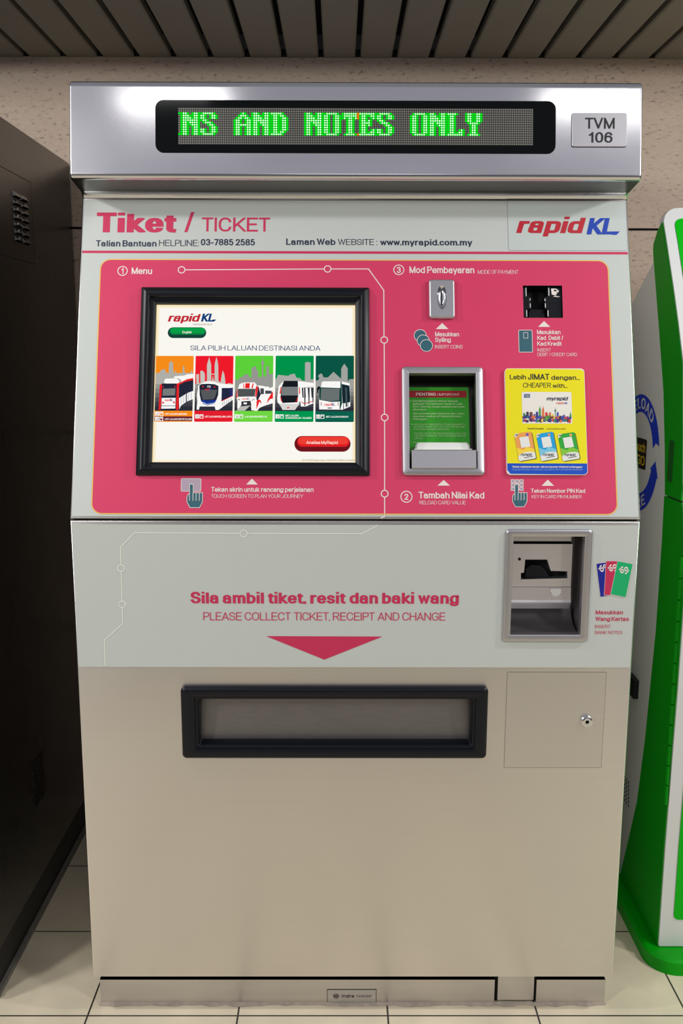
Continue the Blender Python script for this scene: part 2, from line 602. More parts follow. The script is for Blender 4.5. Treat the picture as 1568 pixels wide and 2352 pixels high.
def make_floor():
    m = bpy.data.materials.new('beige_floor_tiles')
    m.use_nodes = True
    nt = m.node_tree
    b = nt.nodes['Principled BSDF']
    tc = nd(nt, 'ShaderNodeTexCoord')
    mp = nd(nt, 'ShaderNodeMapping')
    mp.inputs['Location'].default_value = (.5545 + 3.33, .003 + 6.0, 0)
    nt.links.new(tc.outputs['Object'], mp.inputs[0])
    br = nd(nt, 'ShaderNodeTexBrick')
    br.offset = 0
    br.inputs['Scale'].default_value = 1
    br.inputs['Brick Width'].default_value = .333
    br.inputs['Row Height'].default_value = .30
    br.inputs['Mortar Size'].default_value = .0022
    br.inputs['Mortar Smooth'].default_value = .2
    br.inputs['Color1'].default_value = srgb(232, 219, 190)
    br.inputs['Color2'].default_value = srgb(228, 215, 187)
    br.inputs['Mortar'].default_value = srgb(60, 56, 52)
    nt.links.new(mp.outputs[0], br.inputs['Vector'])
    nz = nd(nt, 'ShaderNodeTexNoise')
    nz.inputs['Scale'].default_value = 7
    nz.inputs['Detail'].default_value = 8
    nt.links.new(tc.outputs['Object'], nz.inputs['Vector'])
    mr = nd(nt, 'ShaderNodeMapRange')
    mr.inputs[1].default_value, mr.inputs[2].default_value = .35, .7
    mr.inputs[3].default_value, mr.inputs[4].default_value = .86, 1.04
    nt.links.new(nz.outputs['Fac'], mr.inputs[0])
    mx = nd(nt, 'ShaderNodeMix', data_type='RGBA', blend_type='MULTIPLY')
    mx.inputs[0].default_value = 1
    nt.links.new(br.outputs['Color'], mx.inputs[6])
    nt.links.new(mr.outputs[0], mx.inputs[7])
    nt.links.new(mx.outputs[2], b.inputs['Base Color'])
    b.inputs['Roughness'].default_value = .45
    mb = MB()
    mb.boxw((-4, -6, -.05), (4, WALL_Y, 0), m)
    struct(mb.build('floor'))


def make_wall():
    m = bpy.data.materials.new('sandy_stone_panels')
    m.use_nodes = True
    nt = m.node_tree
    b = nt.nodes['Principled BSDF']
    b.inputs['Roughness'].default_value = .75
    tc = nd(nt, 'ShaderNodeTexCoord')
    mp = nd(nt, 'ShaderNodeMapping')
    mp.inputs['Scale'].default_value = (60, 60, 130)
    mp.inputs['Rotation'].default_value = (0, .5, 0)
    nt.links.new(tc.outputs['Object'], mp.inputs[0])
    nz = nd(nt, 'ShaderNodeTexNoise')
    nz.inputs['Scale'].default_value = 1
    nz.inputs['Detail'].default_value = 6
    nz.inputs['Roughness'].default_value = .65
    nt.links.new(mp.outputs[0], nz.inputs['Vector'])
    cr = nd(nt, 'ShaderNodeValToRGB')
    e = cr.color_ramp.elements
    e[0].position, e[0].color = .30, srgb(122, 106, 95)
    e[1].position, e[1].color = .42, srgb(192, 172, 154)
    e2 = cr.color_ramp.elements.new(.75)
    e2.color = srgb(201, 183, 165)
    nt.links.new(nz.outputs['Fac'], cr.inputs[0])
    nt.links.new(cr.outputs[0], b.inputs['Base Color'])
    bp = nd(nt, 'ShaderNodeBump')
    bp.inputs['Strength'].default_value = .25
    bp.inputs['Distance'].default_value = .004
    nt.links.new(nz.outputs['Fac'], bp.inputs['Height'])
    nt.links.new(bp.outputs[0], b.inputs['Normal'])
    mb = MB()
    zs = [0, .595, 1.205, fr_wall.uv(1480, 527)[1], CEIL_Z + .3]
    for k in range(4):
        mb.boxw((-4, WALL_Y + .0, zs[k] + .0035), (4, WALL_Y + .06, zs[k + 1] - .0035), m)
    mb.boxw((-4, WALL_Y + .012, 0), (4, WALL_Y + .07, CEIL_Z + .3), GAP)
    struct(mb.build('wall_back'))


def make_ceiling():
    sl = plain('dark_grey_ceiling_slats', srgb(128, 124, 112), .5, 0, .25, .05, 8)
    mb = MB()
    pitch = .1038
    x0 = fr_wall.uv(737, 123)[0]
    fr = Frame((0, 0, CEIL_Z), (1, 0, 0), (0, 0, 1))
    gap = .0145
    for k in range(-34, 34):
        a, b = x0 + k * pitch + gap / 2, x0 + (k + 1) * pitch - gap / 2
        prof = [(a, .022), (a, .004), (a + .004, 0), (b - .004, 0), (b, .004), (b, .022)]
        y0, y1 = .42, WALL_Y - .002
        for i in range(5):
            (xa, za), (xb, zb) = prof[i], prof[i + 1]
            mb.face([(xa, y0, CEIL_Z + za), (xa, y1, CEIL_Z + za), (xb, y1, CEIL_Z + zb), (xb, y0, CEIL_Z + zb)], sl)
    mb.boxw((-4, WALL_Y - .006, CEIL_Z + .002), (4, WALL_Y - .001, CEIL_Z + .06), DEEP)  # black strip added over the wall, stands in for shade above the slats
    mb.boxw((-4, .42, CEIL_Z + .06), (4, WALL_Y + .05, CEIL_Z + .10), DEEP)
    struct(mb.build('ceiling'))


make_floor()
make_wall()
make_ceiling()

# ------------------------------------------------------------------ the ticket machine: faces it is built on
XL, XR = -.5405, .6085
LOW = Frame((0, 0, 0), (1, 0, 0), (0, 0, 1))
Z_BOT, Z_SEAM = .0935, 1.1175
CON_Y0, CON_Z0, CON_Y1, CON_Z1 = 0.0, 1.1215, .205, 1.7690
CON = Frame((0, CON_Y0, CON_Z0), (1, 0, 0), (0, CON_Y1 - CON_Y0, CON_Z1 - CON_Z0))
CON_H = math.hypot(CON_Y1 - CON_Y0, CON_Z1 - CON_Z0)
HDR = Frame((0, .1185, 1.8025), (1, 0, 0), (0, .026, .174))
HDR_H = math.hypot(.026, .174)
BACK_Y = .78

tvm = thing('ticket_machine', (.034, .4, 0), 'tall stainless steel ticket machine with pink instruction panel and green scrolling display', 'ticket machine')

# recess and plate boxes, read on their faces
B_READER = CON.box(939, 860, 1093, 1078)
B_CARD = CON.box(1201, 656.5, 1291, 730.5)
B_SCREEN = CON.box(352, 696, 816, 1062)
B_COIN = CON.box(984, 645, 1043, 734)
B_NOTE = LOW.box(1174, 1231, 1336, 1456)
B_TRAY = LOW.box(458, 1603, 1081, 1707)
B_NOTCH = None


def shell(name, fr, v0, v1, holes, prof, label=None):
    """steel housing: front face with bevelled sides and openings, closed at the sides and back"""
    mb = MB()
    full, ins = (XL, v0, XR, v1), (XL + .004, v0 + .002, XR - .004, v1 - .002)
    arc = [math.radians(15 * k) for k in range(7)]
    mb.loft(fr, [(rect((XL + .004 * (1 - math.cos(t)), v0 + .002 * (1 - math.cos(t)), XR - .004 * (1 - math.cos(t)), v1 - .002 * (1 - math.cos(t)))), -.006 * (1 - math.sin(t))) for t in arc], STEEL_EDGE)
    mb.flat(fr, rect(ins), 0, STEEL, [rect(h) for h in holes])
    for x, rev in ((XL, False), (XR, True)):
        pts = [(x, y, z) for y, z in prof]
        mb.face(pts[::-1] if rev else pts, STEEL)
    n = len(prof)
    for i in range(n - 1):
        (ya, za), (yb, zb) = prof[i], prof[i + 1]
        mb.face([(XL, ya, za), (XR, ya, za), (XR, yb, zb), (XL, yb, zb)], STEEL)
    return mb


# -- plinth
def build_plinth():
    y0 = .034
    x0, x1 = XL + .006, XR - .006
    fr = Frame((0, y0, 0), (1, 0, 0), (0, 0, 1))
    nb = fr.box(1135, 2250, 1231, 2311)
    mb = MB()
    pst = brushed('scuffed_plinth_steel', (.60, .575, .565, 1), .40, (8, 60, 60), .3, 'X', .07)
    zt = .0615
    mb.boxw((x0, y0, 0), (nb[0], BACK_Y, zt), pst)
    mb.boxw((nb[2], y0, 0), (x1, BACK_Y, zt), pst)
    mb.boxw((nb[0], y0 + .012, 0), (nb[2], BACK_Y, zt), DEEP)
    mb.boxw((x0 + .01, y0 + .03, zt), (x1 - .01, BACK_Y - .01, Z_BOT + .012), DEEP)
    p = mb.build('plinth', tvm)
    mb = MB()
    mb.boxw((nb[0] + .007, y0 - .001, .011), (nb[2] - .006, y0 + .011, Z_BOT), pst)
    mb.build('cable_entry_cover', p)
    mb = MB()
    pb = fr.box(752, 2273, 863, 2301)
    mb.slab(fr, rr(pb, .001, 2), 0, .0012, STEEL_SATIN)
    mb.loft(fr, [(rect(grow(pb, .0012)), .0003), (rect(grow(pb, -.0002)), .0003)], GAP)
    f2 = fr.shift(.0012)
    put(mb, f2, 'indra', 784.5, 813, 2291.3, 2284.2, BLACKINK, .17, .0003)
    put(mb, f2, 'TVM S/N 0079 T', 817, 856, 2290.8, 2286, NAVYINK, .12, .0003, seg=2)
    c = f2.uv(771.5, 2288)
    for k in range(16):
        a = 2 * math.pi * k / 16
        line(mb, f2, [(c[0] + math.cos(a) * r * .0075, c[1] + math.sin(a) * r * .0075) for r in (.2, 1)], .0008, .0003, BLACKINK)
    for px, py in ((759, 2288), (856.5, 2288)):
        c = f2.uv(px, py)
        mb.slab(f2, circ(c[0], c[1], .0028, 12), 0, .0012, CHROME)
        mb.flat(f2, circ(c[0], c[1], .0010, 8), .0015, BLACKINK)
    mb.build('maker_plate', p)


build_plinth()


def build_sealant():
    rnd = random.Random(11)
    mb = MB()
    m = plain('grubby_sealant', srgb(168, 156, 142), .8, 0, .3, .35, 60)
    xs = [XL + .004 + (XR - XL - .008) * k / 60 for k in range(61)]
    ys = [.034 - rnd.uniform(.003, .010) for _ in xs]
    for k in range(60):
        mb.face([(xs[k], ys[k], .0006), (xs[k + 1], ys[k + 1], .0006), (xs[k + 1], .034, .005), (xs[k], .034, .005)], m)
    mb.build('sealant_bead', tvm, 'grubby bead of sealant at the foot')


build_sealant()

# -- lower housing
mb = shell('lower_housing', LOW, Z_BOT, Z_SEAM, [grow(B_NOTE, .004), grow(B_TRAY, .004)],
           [(.006, Z_BOT), (BACK_Y, Z_BOT), (BACK_Y, Z_SEAM), (.006, Z_SEAM)])
mb.build('lower_housing', tvm, 'plain brushed steel lower housing', smooth=True, weld=True)

# -- service door with lock
def build_door():
    b = LOW.box(1161, 1544, 1386, 1763)
    mb = MB()
    mb.loft(LOW, [(rect(grow(b, .0006)), .0002), (rect(grow(b, -.0001)), .0002)], SEAM)
    mb.slab(LOW, rect(grow(b, -.0001)), 0, .0004, STEEL)
    d = mb.build('service_door', tvm)
    c = LOW.uv(1345.8, 1655)
    mb = MB()
    L = lambda r, w: (circ(c[0], c[1], r, 32), w)
    mb.loft(LOW, [L(.0127, .0006), L(.0127, .004), L(.011, .0085), L(.0083, .0095), L(.0080, .0088), L(.0040, .0088), L(.0034, .0075), L(.0030, .003)], CHROME)
    mb.flat(LOW, circ(c[0], c[1], .0031, 16), .004, DEEP)
    mb.build('lock', d, 'round chrome lock', smooth=True)


build_door()

# -- ticket tray
def build_tray():
    mb = MB()
    o, i = LOW.box(418.5, 1575, 1117, 1737), B_TRAY
    ro = lambda d, r: rr(grow(o, d), r, 5)
    ri = lambda d, r: rr(grow(i, d), r, 5)
    mb.loft(LOW, [(ro(0, .009), 0), (ro(0, .009), .009), (ro(-.002, .008), .0125), (ro(-.006, .006), .014), (ri(.012, .006), .014),
                  (ri(.008, .005), .0125), (ri(.007, .004), .009), (ri(.002, .003), .0085), (ri(0, .003), .006), (ri(0, .003), -.03)], BLACKPL)
    mb.build('tray_bezel', tvm, 'black plastic tray surround', smooth=True)
    mb = MB()
    fl = Frame((0, .022, i[1] - .004), (1, 0, 0), (0, .016, i[3] - i[1]))
    mb.slab(fl, rect((i[0] - .003, -.002, i[2] + .003, i[3] - i[1] + .008)), -.003, 0, brushed('dull_flap_steel', (.33, .31, .29, 1), .4, (30, 120, 120), .3, 'X', .12))  # shade of the recess is put into the flap's darker steel
    mb.build('tray_flap', tvm, 'brushed steel flap')


build_tray()

# -- lower grey print sheet
def circles(mb, fr, pts, r, wd, mat, w):
    for px, py in pts:
        c = fr.uv(px, py)
        line(mb, fr, circ(c[0], c[1], r, 28), wd, w, mat, True)


def build_lower_fascia():
    z1, z0 = Z_SEAM - .008, LOW.uv(800, 1532)[1]
    b = (XL + .004, z0, XR - .0045, z1)
    mb = MB()
    mb.loft(LOW, [(rr(b, .004, 4), .0002), (rr(b, .004, 4), .0012)], FASCIA)
    mb.flat(LOW, rr(b, .004, 4), .0012, FASCIA, [rect(grow(B_NOTE, .005))])
    f = mb.build('lower_fascia', tvm, 'pale grey printed sheet')
    fr = LOW.shift(.0012)
    w = .0004
    mb = MB()
    P = lambda *q: [fr.uv(*p) for p in q]
    t = .0021
    for seg in (((868, 1206), (830, 1226), (567.5, 1225)), ((551.5, 1225), (309, 1223.5), (277, 1257), (277.5, 1297)), ((278.5, 1313), (280, 1380)), ((280.5, 1396), (282, 1432), (240, 1470), (241, 1529))):
        line(mb, fr, P(*seg), t, w, SOFTWHITE)
    circles(mb, fr, ((559.5, 1225), (278, 1305), (280.5, 1388)), .0068, .0021, SOFTWHITE, w)
    mb.build('route_line', f)
    mb = MB()
    put(mb, fr, 'Sila ambil tiket, resit dan baki wang', 438, 1053, 1385, 1358.5, PINKINK, .245, w, seg=7, gap=.07, base1=1387.5)
    put(mb, fr, 'PLEASE COLLECT TICKET, RECEIPT AND CHANGE', 467, 1022, 1424, 1405.5, PINKINK, .1, w, seg=7, gap=.09, base1=1426)
    mb.build('lettering', f, 'raspberry collect ticket lettering')
    mb = MB()
    mb.flat(fr, P((744.5, 1515), (878, 1462), (611, 1461)), w, PINKINK)
    mb.build('arrow', f, 'large raspberry arrow pointing down')
    # bank notes pictogram
    mb = MB()
    sc, ox, oy = 360 / 1568, 1130, 1190
    q = lambda *pts: pxpoly(fr, pts, 0, sc, ox, oy)

    def note(pts, mat, k):
        cx, cy = sum(p[0] for p in pts) / 4, sum(p[1] for p in pts) / 4
        big = [(cx + (p[0] - cx) * 1.03 + (1 if p[0] > cx else -1) * 2, cy + (p[1] - cy) * 1.012 + (2 if p[1] > cy else -2)) for p in pts]
        mb.flat(fr, q(*big), w + k * .0004, WHITEINK)
        mb.flat(fr, q(*pts), w + k * .0004 + .0002, mat)
    note([(1042, 457), (1180, 437), (1228, 765), (1082, 787)], BLUEINK, 0)
    note([(1140, 430), (1275, 430), (1255, 770), (1120, 768)], PINKINK, 1)
    note([(1253, 430), (1403, 458), (1333, 788), (1184, 760)], GREENINK, 2)
    for (cx, cy, ang, k) in ((1112.6, 499, 99, 0), (1206, 496.5, 91, 1), (1316.6, 519, 80, 2)):
        polys, Wd = text_polys('$', .145)
        ca, sa = math.cos(math.radians(ang)), math.sin(math.radians(ang))
        lim = (1129, 1238, 1e6)[k]
        for poly in polys:
            pts = []
            for x, y in poly:
                x, y = (x - Wd / 2) * 108, (y - .5) * 82
                pts.append((min(cx + x * ca - y * sa, lim), cy - x * sa - y * ca))
            mb.polys(fr, [q(*pts)], w + k * .0004 + .0003, WHITEINK)
    mb.build('banknote_pictogram', f, 'blue, red and green banknote pictogram')
    mb = MB()
    put(mb, fr, 'Masukkan', 1367.6, 1430, 1411, 1401.5, PINKINK, .17, w)
    put(mb, fr, 'Wang Kertas', 1367, 1443.5, 1426.3, 1416.5, PINKINK, .17, w)
    put(mb, fr, 'INSERT', 1366, 1401.5, 1443, 1435.2, PINKINK, .1, w)
    put(mb, fr, 'BANK NOTES', 1366, 1428.5, 1456.3, 1448.8, PINKINK, .1, w)
    mb.build('caption', f, 'raspberry insert bank notes caption')


build_lower_fascia()

# -- bank note acceptor
def recess(mb, fr, b, depth, mat, matb=None, w0=0.0):
    mb.loft(fr, [(rect(b), w0), (rect(b), -depth)], mat)
    mb.flat(fr, rect(b), -depth, matb or mat)


def build_note():
    mb = MB()
    o, i = LOW.box(1156, 1214.5, 1354, 1473.5), B_NOTE
    R = lambda b, d, r: rr(grow(b, d), r, 5)
    mb.loft(LOW, [(R(o, 0, .008), .001), (R(o, 0, .008), .003), (R(o, -.002, .007), .006), (R(o, -.004, .006), .0068), (R(i, .001, .0006), .0068), (R(i, 0, .0005), .006), (R(i, 0, .0005), -.012)], STEEL_SATIN)
    s = mb.build('banknote_slot', tvm, 'satin steel framed banknote slot', smooth=True)
    mb = MB()
    dark = plain('dull_recess_metal', srgb(158, 154, 156), .48, 1)
    recess(mb, LOW, grow(i, .003), .085, dark, dark, -.010)
    # curved apron below the reader
    n = 8
    u0, u1 = i[0] - .003, i[2] - .002
    pr = [(.008 + .075 * math.sin(math.pi / 2 * k / n), i[1] - .002 + .062 * (1 - math.cos(math.pi / 2 * k / n))) for k in range(n + 1)]
    for k in range(n):
        (ya, za), (yb, zb) = pr[k], pr[k + 1]
        mb.face([(u0, ya, za), (u1, ya, za), (u1, yb, zb), (u0, yb, zb)], dark)
    mb.build('recess_liner', s, smooth=True, weld=True)
    # the reader head: steel block with a stepped mouth
    sc, ox, oy = 360 / 1568, 1130, 1190
    fr = LOW.shift(-.030)
    q = lambda *pts: pxpoly(fr, pts, 0, sc, ox, oy)
    mb = MB()
    hd = brushed('reader_head_steel', (.74, .72, .73, 1), .42, (10, 150, 150), .2)
    mouth = [(330, 415), (550, 415), (585, 528), (750, 533), (752, 628), (288, 632), (286, 550), (318, 545)]
    a = q((100, 255), (770, 258), (785, 605), (100, 605))
    u0 = a[0][0]
    tl, br = q((120, 258), (778, 835))
    top = tl[1]
    u1 = br[0]
    v_low = br[1]
    v_mid = q((400, 686))[0][1]
    v_bot = q((400, 915))[0][1]
    face = [(u1, v_mid), (u1, top), (u0, top), (u0, v_mid)]
    hole = q(*mouth)
    mb.flat(fr, face, 0, hd, [hole])
    mb.loft(fr, [(hole, 0), (hole, -.024)], dark)
    mb.flat(fr, hole, -.024, DEEP)
    f3 = [(v_mid, 0), (v_mid - .0006, -.0012), (v_mid - .0012, .002), (v_low + .004, .003), (v_low, .006), (v_low - .003, .004), (v_bot, -.008)]
    for k in range(len(f3) - 1):
        (va, wa), (vb, wb) = f3[k], f3[k + 1]
        mb.face([fr.p(u0, vb, wb), fr.p(u1, vb, wb), fr.p(u1, va, wa), fr.p(u0, va, wa)], hd)
    # top, right side and underside of the block
    mb.face([fr.p(u0, top, 0), fr.p(u1, top, 0), fr.p(u1, top, -.06), fr.p(u0, top, -.06)], hd)
    mb.face([fr.p(u1, top, 0), fr.p(u1, v_mid, 0), fr.p(u1, v_low, .006), fr.p(u1, v_bot, -.008), fr.p(u1, v_bot, -.06), fr.p(u1, top, -.06)], hd)
    mb.face([fr.p(u0, v_bot, -.008), fr.p(u0, v_bot, -.06), fr.p(u1, v_bot, -.06), fr.p(u1, v_bot, -.008)], hd)
    st = q((185, 178), (795, 236))
    mb.slab(fr.shift(-.004), rect((u0, st[1][1], st[1][0], st[0][1] + .004)), -.03, 0, hd)
    mb.build('reader_head', s, 'worn steel reader head')
    mb = MB()
    c = q((272, 410))[0]
    mb.slab(fr, circ(c[0], c[1], .0030, 16), 0, .0012, BLACKPL)
    mb.build('sensor_dot', s, 'small black sensor')
    # dark rounded jaw inside the mouth
    mb = MB()
    j = q((335, 600), (345, 510), (400, 475), (490, 480), (545, 535), (585, 612))
    mb.slab(fr, j, -.022, -.006, BLACKPL)
    mb.slab(fr, q((288, 632), (286, 612), (752, 600), (752, 628)), -.02, .0012, hd)
    mb.build('note_guide', s, 'black note guide')
    mb = MB()
    worn = plain('bare_metal_patch', srgb(205, 203, 200), .5)
    blob = q((573, 708), (590, 698), (615, 702), (640, 697), (668, 703), (690, 712), (680, 728), (692, 738), (676, 750), (664, 768), (648, 772), (636, 783), (618, 776), (604, 778), (600, 764), (584, 758), (588, 742), (574, 730))
    mb.flat(fr, blob, .0036, worn)
    mb.build('worn_patch', s, 'rubbed pale patch')


build_note()

# -- console housing
prof = [(CON.p(0, 0, -.006).y, CON_Z0), (BACK_Y, CON_Z0), (BACK_Y, CON_Z1 + .004), (CON.p(0, CON_H, -.006).y, CON_Z1 + .004)]
mb = shell('console_housing', CON, 0, CON_H, [grow(B_READER, .004), B_CARD, grow(B_SCREEN, .004)], prof)
mb.boxw((XL + .006, .012, Z_SEAM - .004), (XR - .006, BACK_Y - .02, CON_Z0 + .002), DEEP)
mb.build('console_housing', tvm, 'steel housing of the sloped front', smooth=True, weld=True)


def tri(mb, fr, apex, base, x0, x1, w, mat):
    mb.flat(fr, [fr.uv(*p) for p in (((x0 + x1) / 2, apex), (x0, base), (x1, base))], w, mat)


def logo(mb, fr, x0, xd, xk, x1, base, cap, w, red, blue, b1=None):
    """the bold slanted wordmark in red and blue"""
    b1 = base if b1 is None else b1
    bm = base + (b1 - base) * .62
    put(mb, fr, 'rapid', x0, xd, base, cap, red, .25, w, .26, 4.2, 6, .06, bm)
    put(mb, fr, 'KL', xk, x1, bm, cap + (bm - base), blue, .29, w, .26, 4.2, 6, .04, b1)


def hand(mb, fr, q, outl, w):
    """pointing hand in cream outline: q maps picture points, drawn for a 165 x 250 box"""
    pts = [(30, 0), (62, 0), (67, 5), (67, 90), (165, 90), (165, 190), (133, 250), (33, 250), (0, 190), (0, 140), (8, 115), (27, 98), (27, 5)]
    loop = [q(*p) for p in pts]
    mb.flat(fr, loop, w, TEALINK)
    line(mb, fr, loop, outl, w + .0002, WHITEINK, True)
    for x, y0 in ((27, 98), (64, 90), (97, 90), (131, 90)):
        line(mb, fr, [q(x, y0), q(x, 176)], outl, w + .0002, WHITEINK)


def build_upper_fascia():
    b = (XL + .005, .005, XR - .005, CON_H - .004)
    holes = [rect(grow(B_READER, .005)), rect(B_CARD), rect(grow(B_SCREEN, .005))]
    mb = MB()
    mb.loft(CON, [(rr(b, .003, 3), .0002), (rr(b, .003, 3), .001)], FASCIA)
    mb.flat(CON, rr(b, .003, 3), .001, FASCIA, holes)
    f = mb.build('upper_fascia', tvm, 'pale grey printed sheet with pink field')
    fr = CON.shift(.001)
    w = .0003
    # pink field with orange keyline
    a, c, d, e = CON.uv(230, 597), CON.uv(1396, 599), CON.uv(1416, 1182), CON.uv(212, 1180)
    pb = ((a[0] + e[0]) / 2, (d[1] + e[1]) / 2, (c[0] + d[0]) / 2, (a[1] + c[1]) / 2)
    mb = MB()
    mb.flat(fr, rr(pb, .021, 8), w, PINK, holes)
    line(mb, fr, rr(pb, .021, 8), .0022, w + .0001, BORDER, True)
    mb.build('pink_field', f, 'pink printed field with orange keyline')
    # stripe and heading
    mb = MB()
    v = CON.uv(800, 580.5)[1]
    mb.flat(fr, rect((b[0], v - .0026, b[2], v + .0026)), w, PINKINK)
    put(mb, fr, 'Tiket', 221, 404, 534.5, 489, PINKINK, .30, w, seg=8, gap=.06, base1=533)
    put(mb, fr, '/', 424, 444, 533, 487, PINKINK, .13, w)
    put(mb, fr, 'TICKET', 463, 620, 532.5, 500.5, PINKINK, .135, w, seg=8, base1=531)
    put(mb, fr, 'Talian Bantuan', 220, 359, 566.5, 552.5, NAVYINK, .18, w, base1=565.5)
    put(mb, fr, 'HELPLINE:', 365, 456, 565, 551, NAVYINK, .1, w)
    put(mb, fr, '03-7885 2585', 461, 585, 564, 549.5, NAVYINK, .18, w, base1=563)
    put(mb, fr, 'Laman Web', 657, 770, 562.5, 548, NAVYINK, .18, w)
    put(mb, fr, 'WEBSITE :', 776, 866, 562.5, 549, NAVYINK, .1, w)
    put(mb, fr, 'www.myrapid.com.my', 873, 1084, 563, 549, NAVYINK, .19, w, base1=564)
    mb.build('heading', f, 'raspberry and navy heading')
    # logo sticker
    mb = MB()
    sb = CON.box(1166, 455, 1446, 576)
    sb = (sb[0], sb[1], XR - .0052, CON_H - .0042)
    mb.slab(fr, rr(sb, .004, 4), 0, .0006, DECAL)
    line(mb, fr, rr(sb, .004, 4), .0006, .00065, LILACINK, True)
    s2 = fr.shift(.0006)
    sc, ox, oy = 290 / 1568, 1160, 480
    logo(mb, s2, ox + 135 * sc, ox + 1014 * sc, ox + 1009 * sc, ox + 1395 * sc, oy + 288 * sc, oy + 85 * sc, .0004, LOGORED, LOGOBLUE, oy + 322 * sc)
    k0 = s2.uv(ox + 1380 * sc, oy + 322 * sc)
    k1 = s2.uv(ox + 1420 * sc, oy + 280 * sc)
    k2 = s2.uv(ox + 1330 * sc, oy + 280 * sc)
    mb.polys(s2, [[k0, k1, k2, (k2[0], k0[1])]], .0004, LOGOBLUE)
    mb.build('logo_sticker', f, 'grey sticker with red and blue wordmark')
    # route line with stops
    mb = MB()
    P = lambda *q: [fr.uv(*p) for p in q]
    t = .0021
    for seg in (((425, 620), (744, 618)), ((760, 618), (846, 618), (881, 667), (881.5, 773)), ((882, 789), (882.5, 951)), ((883, 967), (883, 1126)), ((883, 1142), (883, 1186), (874, 1190))):
        line(mb, fr, P(*seg), t, w + .0002, WHITEINK)
    circles(mb, fr, ((417, 620), (752, 618), (882, 781), (883, 959), (883, 1134)), .0069, .0021, WHITEINK, w + .0002)
    mb.build('route_line', f)
    # step captions
    w2 = w + .0002
    for num, cx, cy, r, rows in (('1', 281.5, 622.5, .0098, (('Menu', 302, 349, 629.5, 614.5, .19),)),
                                 ('3', 915.5, 620, .0105, (('Mod Pembayaran', 940, 1089, 627.5, 612, .19), ('MODE OF PAYMENT', 1097, 1190, 629, 620.3, .1))),
                                 ('2', 933, 1141, .0112, (('Tambah Nilai Kad', 961, 1112, 1145, 1129.5, .19), ('RELOAD CARD VALUE', 963, 1069.5, 1158.5, 1150, .1)))):
        mb = MB()
        c = fr.uv(cx, cy)
        line(mb, fr, circ(c[0], c[1], r, 32), .0020, w2, WHITEINK, True)
        hw = 3.2 if num == '1' else 4.6
        put(mb, fr, num, cx - hw, cx + hw - (1 if num == '1' else 0), cy + 7, cy - 7, WHITEINK, .19, w2)
        for t_, x0, x1, ba, ca, wt in rows:
            put(mb, fr, t_, x0, x1, ba, ca, WHITEINK, wt, w2, gap=.06)
        mb.build('step_caption', f)
    for rows in ((('Tekan skrin untuk rancang perjalanan', 484.6, 719.8, 1129.7, 1118.6, .18), ('TOUCH SCREEN TO PLAN YOUR JOURNEY', 484.6, 696, 1143.6, 1135.3, .1)),
                 (('Masukkan', 999, 1054, 772.6, 762.2, .18), ('Syiling', 999, 1035, 785.6, 775, .18), ('INSERT COINS', 999, 1062, 800.5, 792.3, .1)),
                 (('Masukkan', 1233, 1287, 767.6, 757.5, .18), ('Kad  Debit /', 1233.5, 1293, 780.8, 770.8, .18), ('Kad Kredit', 1233.5, 1289.5, 794, 784, .18), ('INSERT', 1234, 1265, 807.6, 800.2, .1), ('DEBIT / CREDIT CARD', 1234, 1325, 818, 810.3, .1)),
                 (('Tekan Nombor PIN Kad', 1219, 1343.5, 1132, 1122.5, .18), ('KEY IN CARD PIN NUMBER', 1220.6, 1335.5, 1144.5, 1137, .1))):
        mb = MB()
        for t_, x0, x1, ba, ca, wt in rows:
            put(mb, fr, t_, x0, x1, ba, ca, WHITEINK, wt, w2, gap=.06)
        mb.build('caption', f)
    for ap, ba, x0, x1 in ((1099.3, 1113, 565, 591.8), (742, 756, 1000.5, 1029.5), (737.5, 751, 1235, 1263), (1102.5, 1115.5, 1004, 1033), (1101.8, 1116, 1243, 1272)):
        mb = MB()
        tri(mb, fr, ap, ba, x0, x1, w2, WHITEINK)
        mb.build('arrow', f)
    # pictograms
    mb = MB()
    bb = fr.box(416, 1099.4, 461.5, 1128.5)
    mb.flat(fr, rr(bb, .002, 3), w2, LILACINK)
    line(mb, fr, rr(bb, .002, 3), .0011, w2 + .0001, WHITEINK, True)
    k = .21684
    hand(mb, fr, lambda x, y: fr.uv(400 + (135 + x) * k, 1090 + (102 + y) * k), .0012, w2 + .0003)
    mb.build('touch_pictogram', f, 'teal hand touching a lilac screen')
    mb = MB()
    k = .13393
    for cx in (171, 246, 321):
        for cy in (86, 152, 219):
            x0, y0 = 1150 + cx * k, 1090 + cy * k
            bb = fr.box(x0, y0, x0 + 63 * k, y0 + 57 * k)
            mb.flat(fr, rr(bb, .0012, 3), w2, LILACINK)
            line(mb, fr, rr(bb, .0012, 3), .001, w2 + .0001, WHITEINK, True)
    hand(mb, fr, lambda x, y: fr.uv(1150 + (197 + x * 1.51) * k, 1090 + (172 + y * 1.53) * k), .0012, w2 + .0003)
    mb.build('keypad_pictogram', f, 'teal hand on a lilac keypad')
    mb = MB()
    for i, (px, py) in enumerate(((964.7, 770.8), (971.6, 783), (978.8, 794))):
        c = fr.uv(px, py)
        mb.flat(fr, circ(c[0], c[1], .0128, 28), w2 + i * .0003, TEALINK)
        line(mb, fr, circ(c[0], c[1], .0126, 28), .0012, w2 + i * .0003 + .0001, WHITEINK, True)
    mb.build('coin_pictogram', f, 'three overlapping teal coins')
    mb = MB()
    bb = fr.box(1191, 758.5, 1222, 809)
    mb.flat(fr, rr(bb, .0018, 3), w2, TEALINK)
    line(mb, fr, rr(bb, .0018, 3), .0012, w2 + .0001, WHITEINK, True)
    line(mb, fr, rect(fr.box(1202, 764, 1211.5, 777)), .0009, w2 + .0001, WHITEINK, True)
    mb.build('card_pictogram', f, 'teal bank card')


build_upper_fascia()

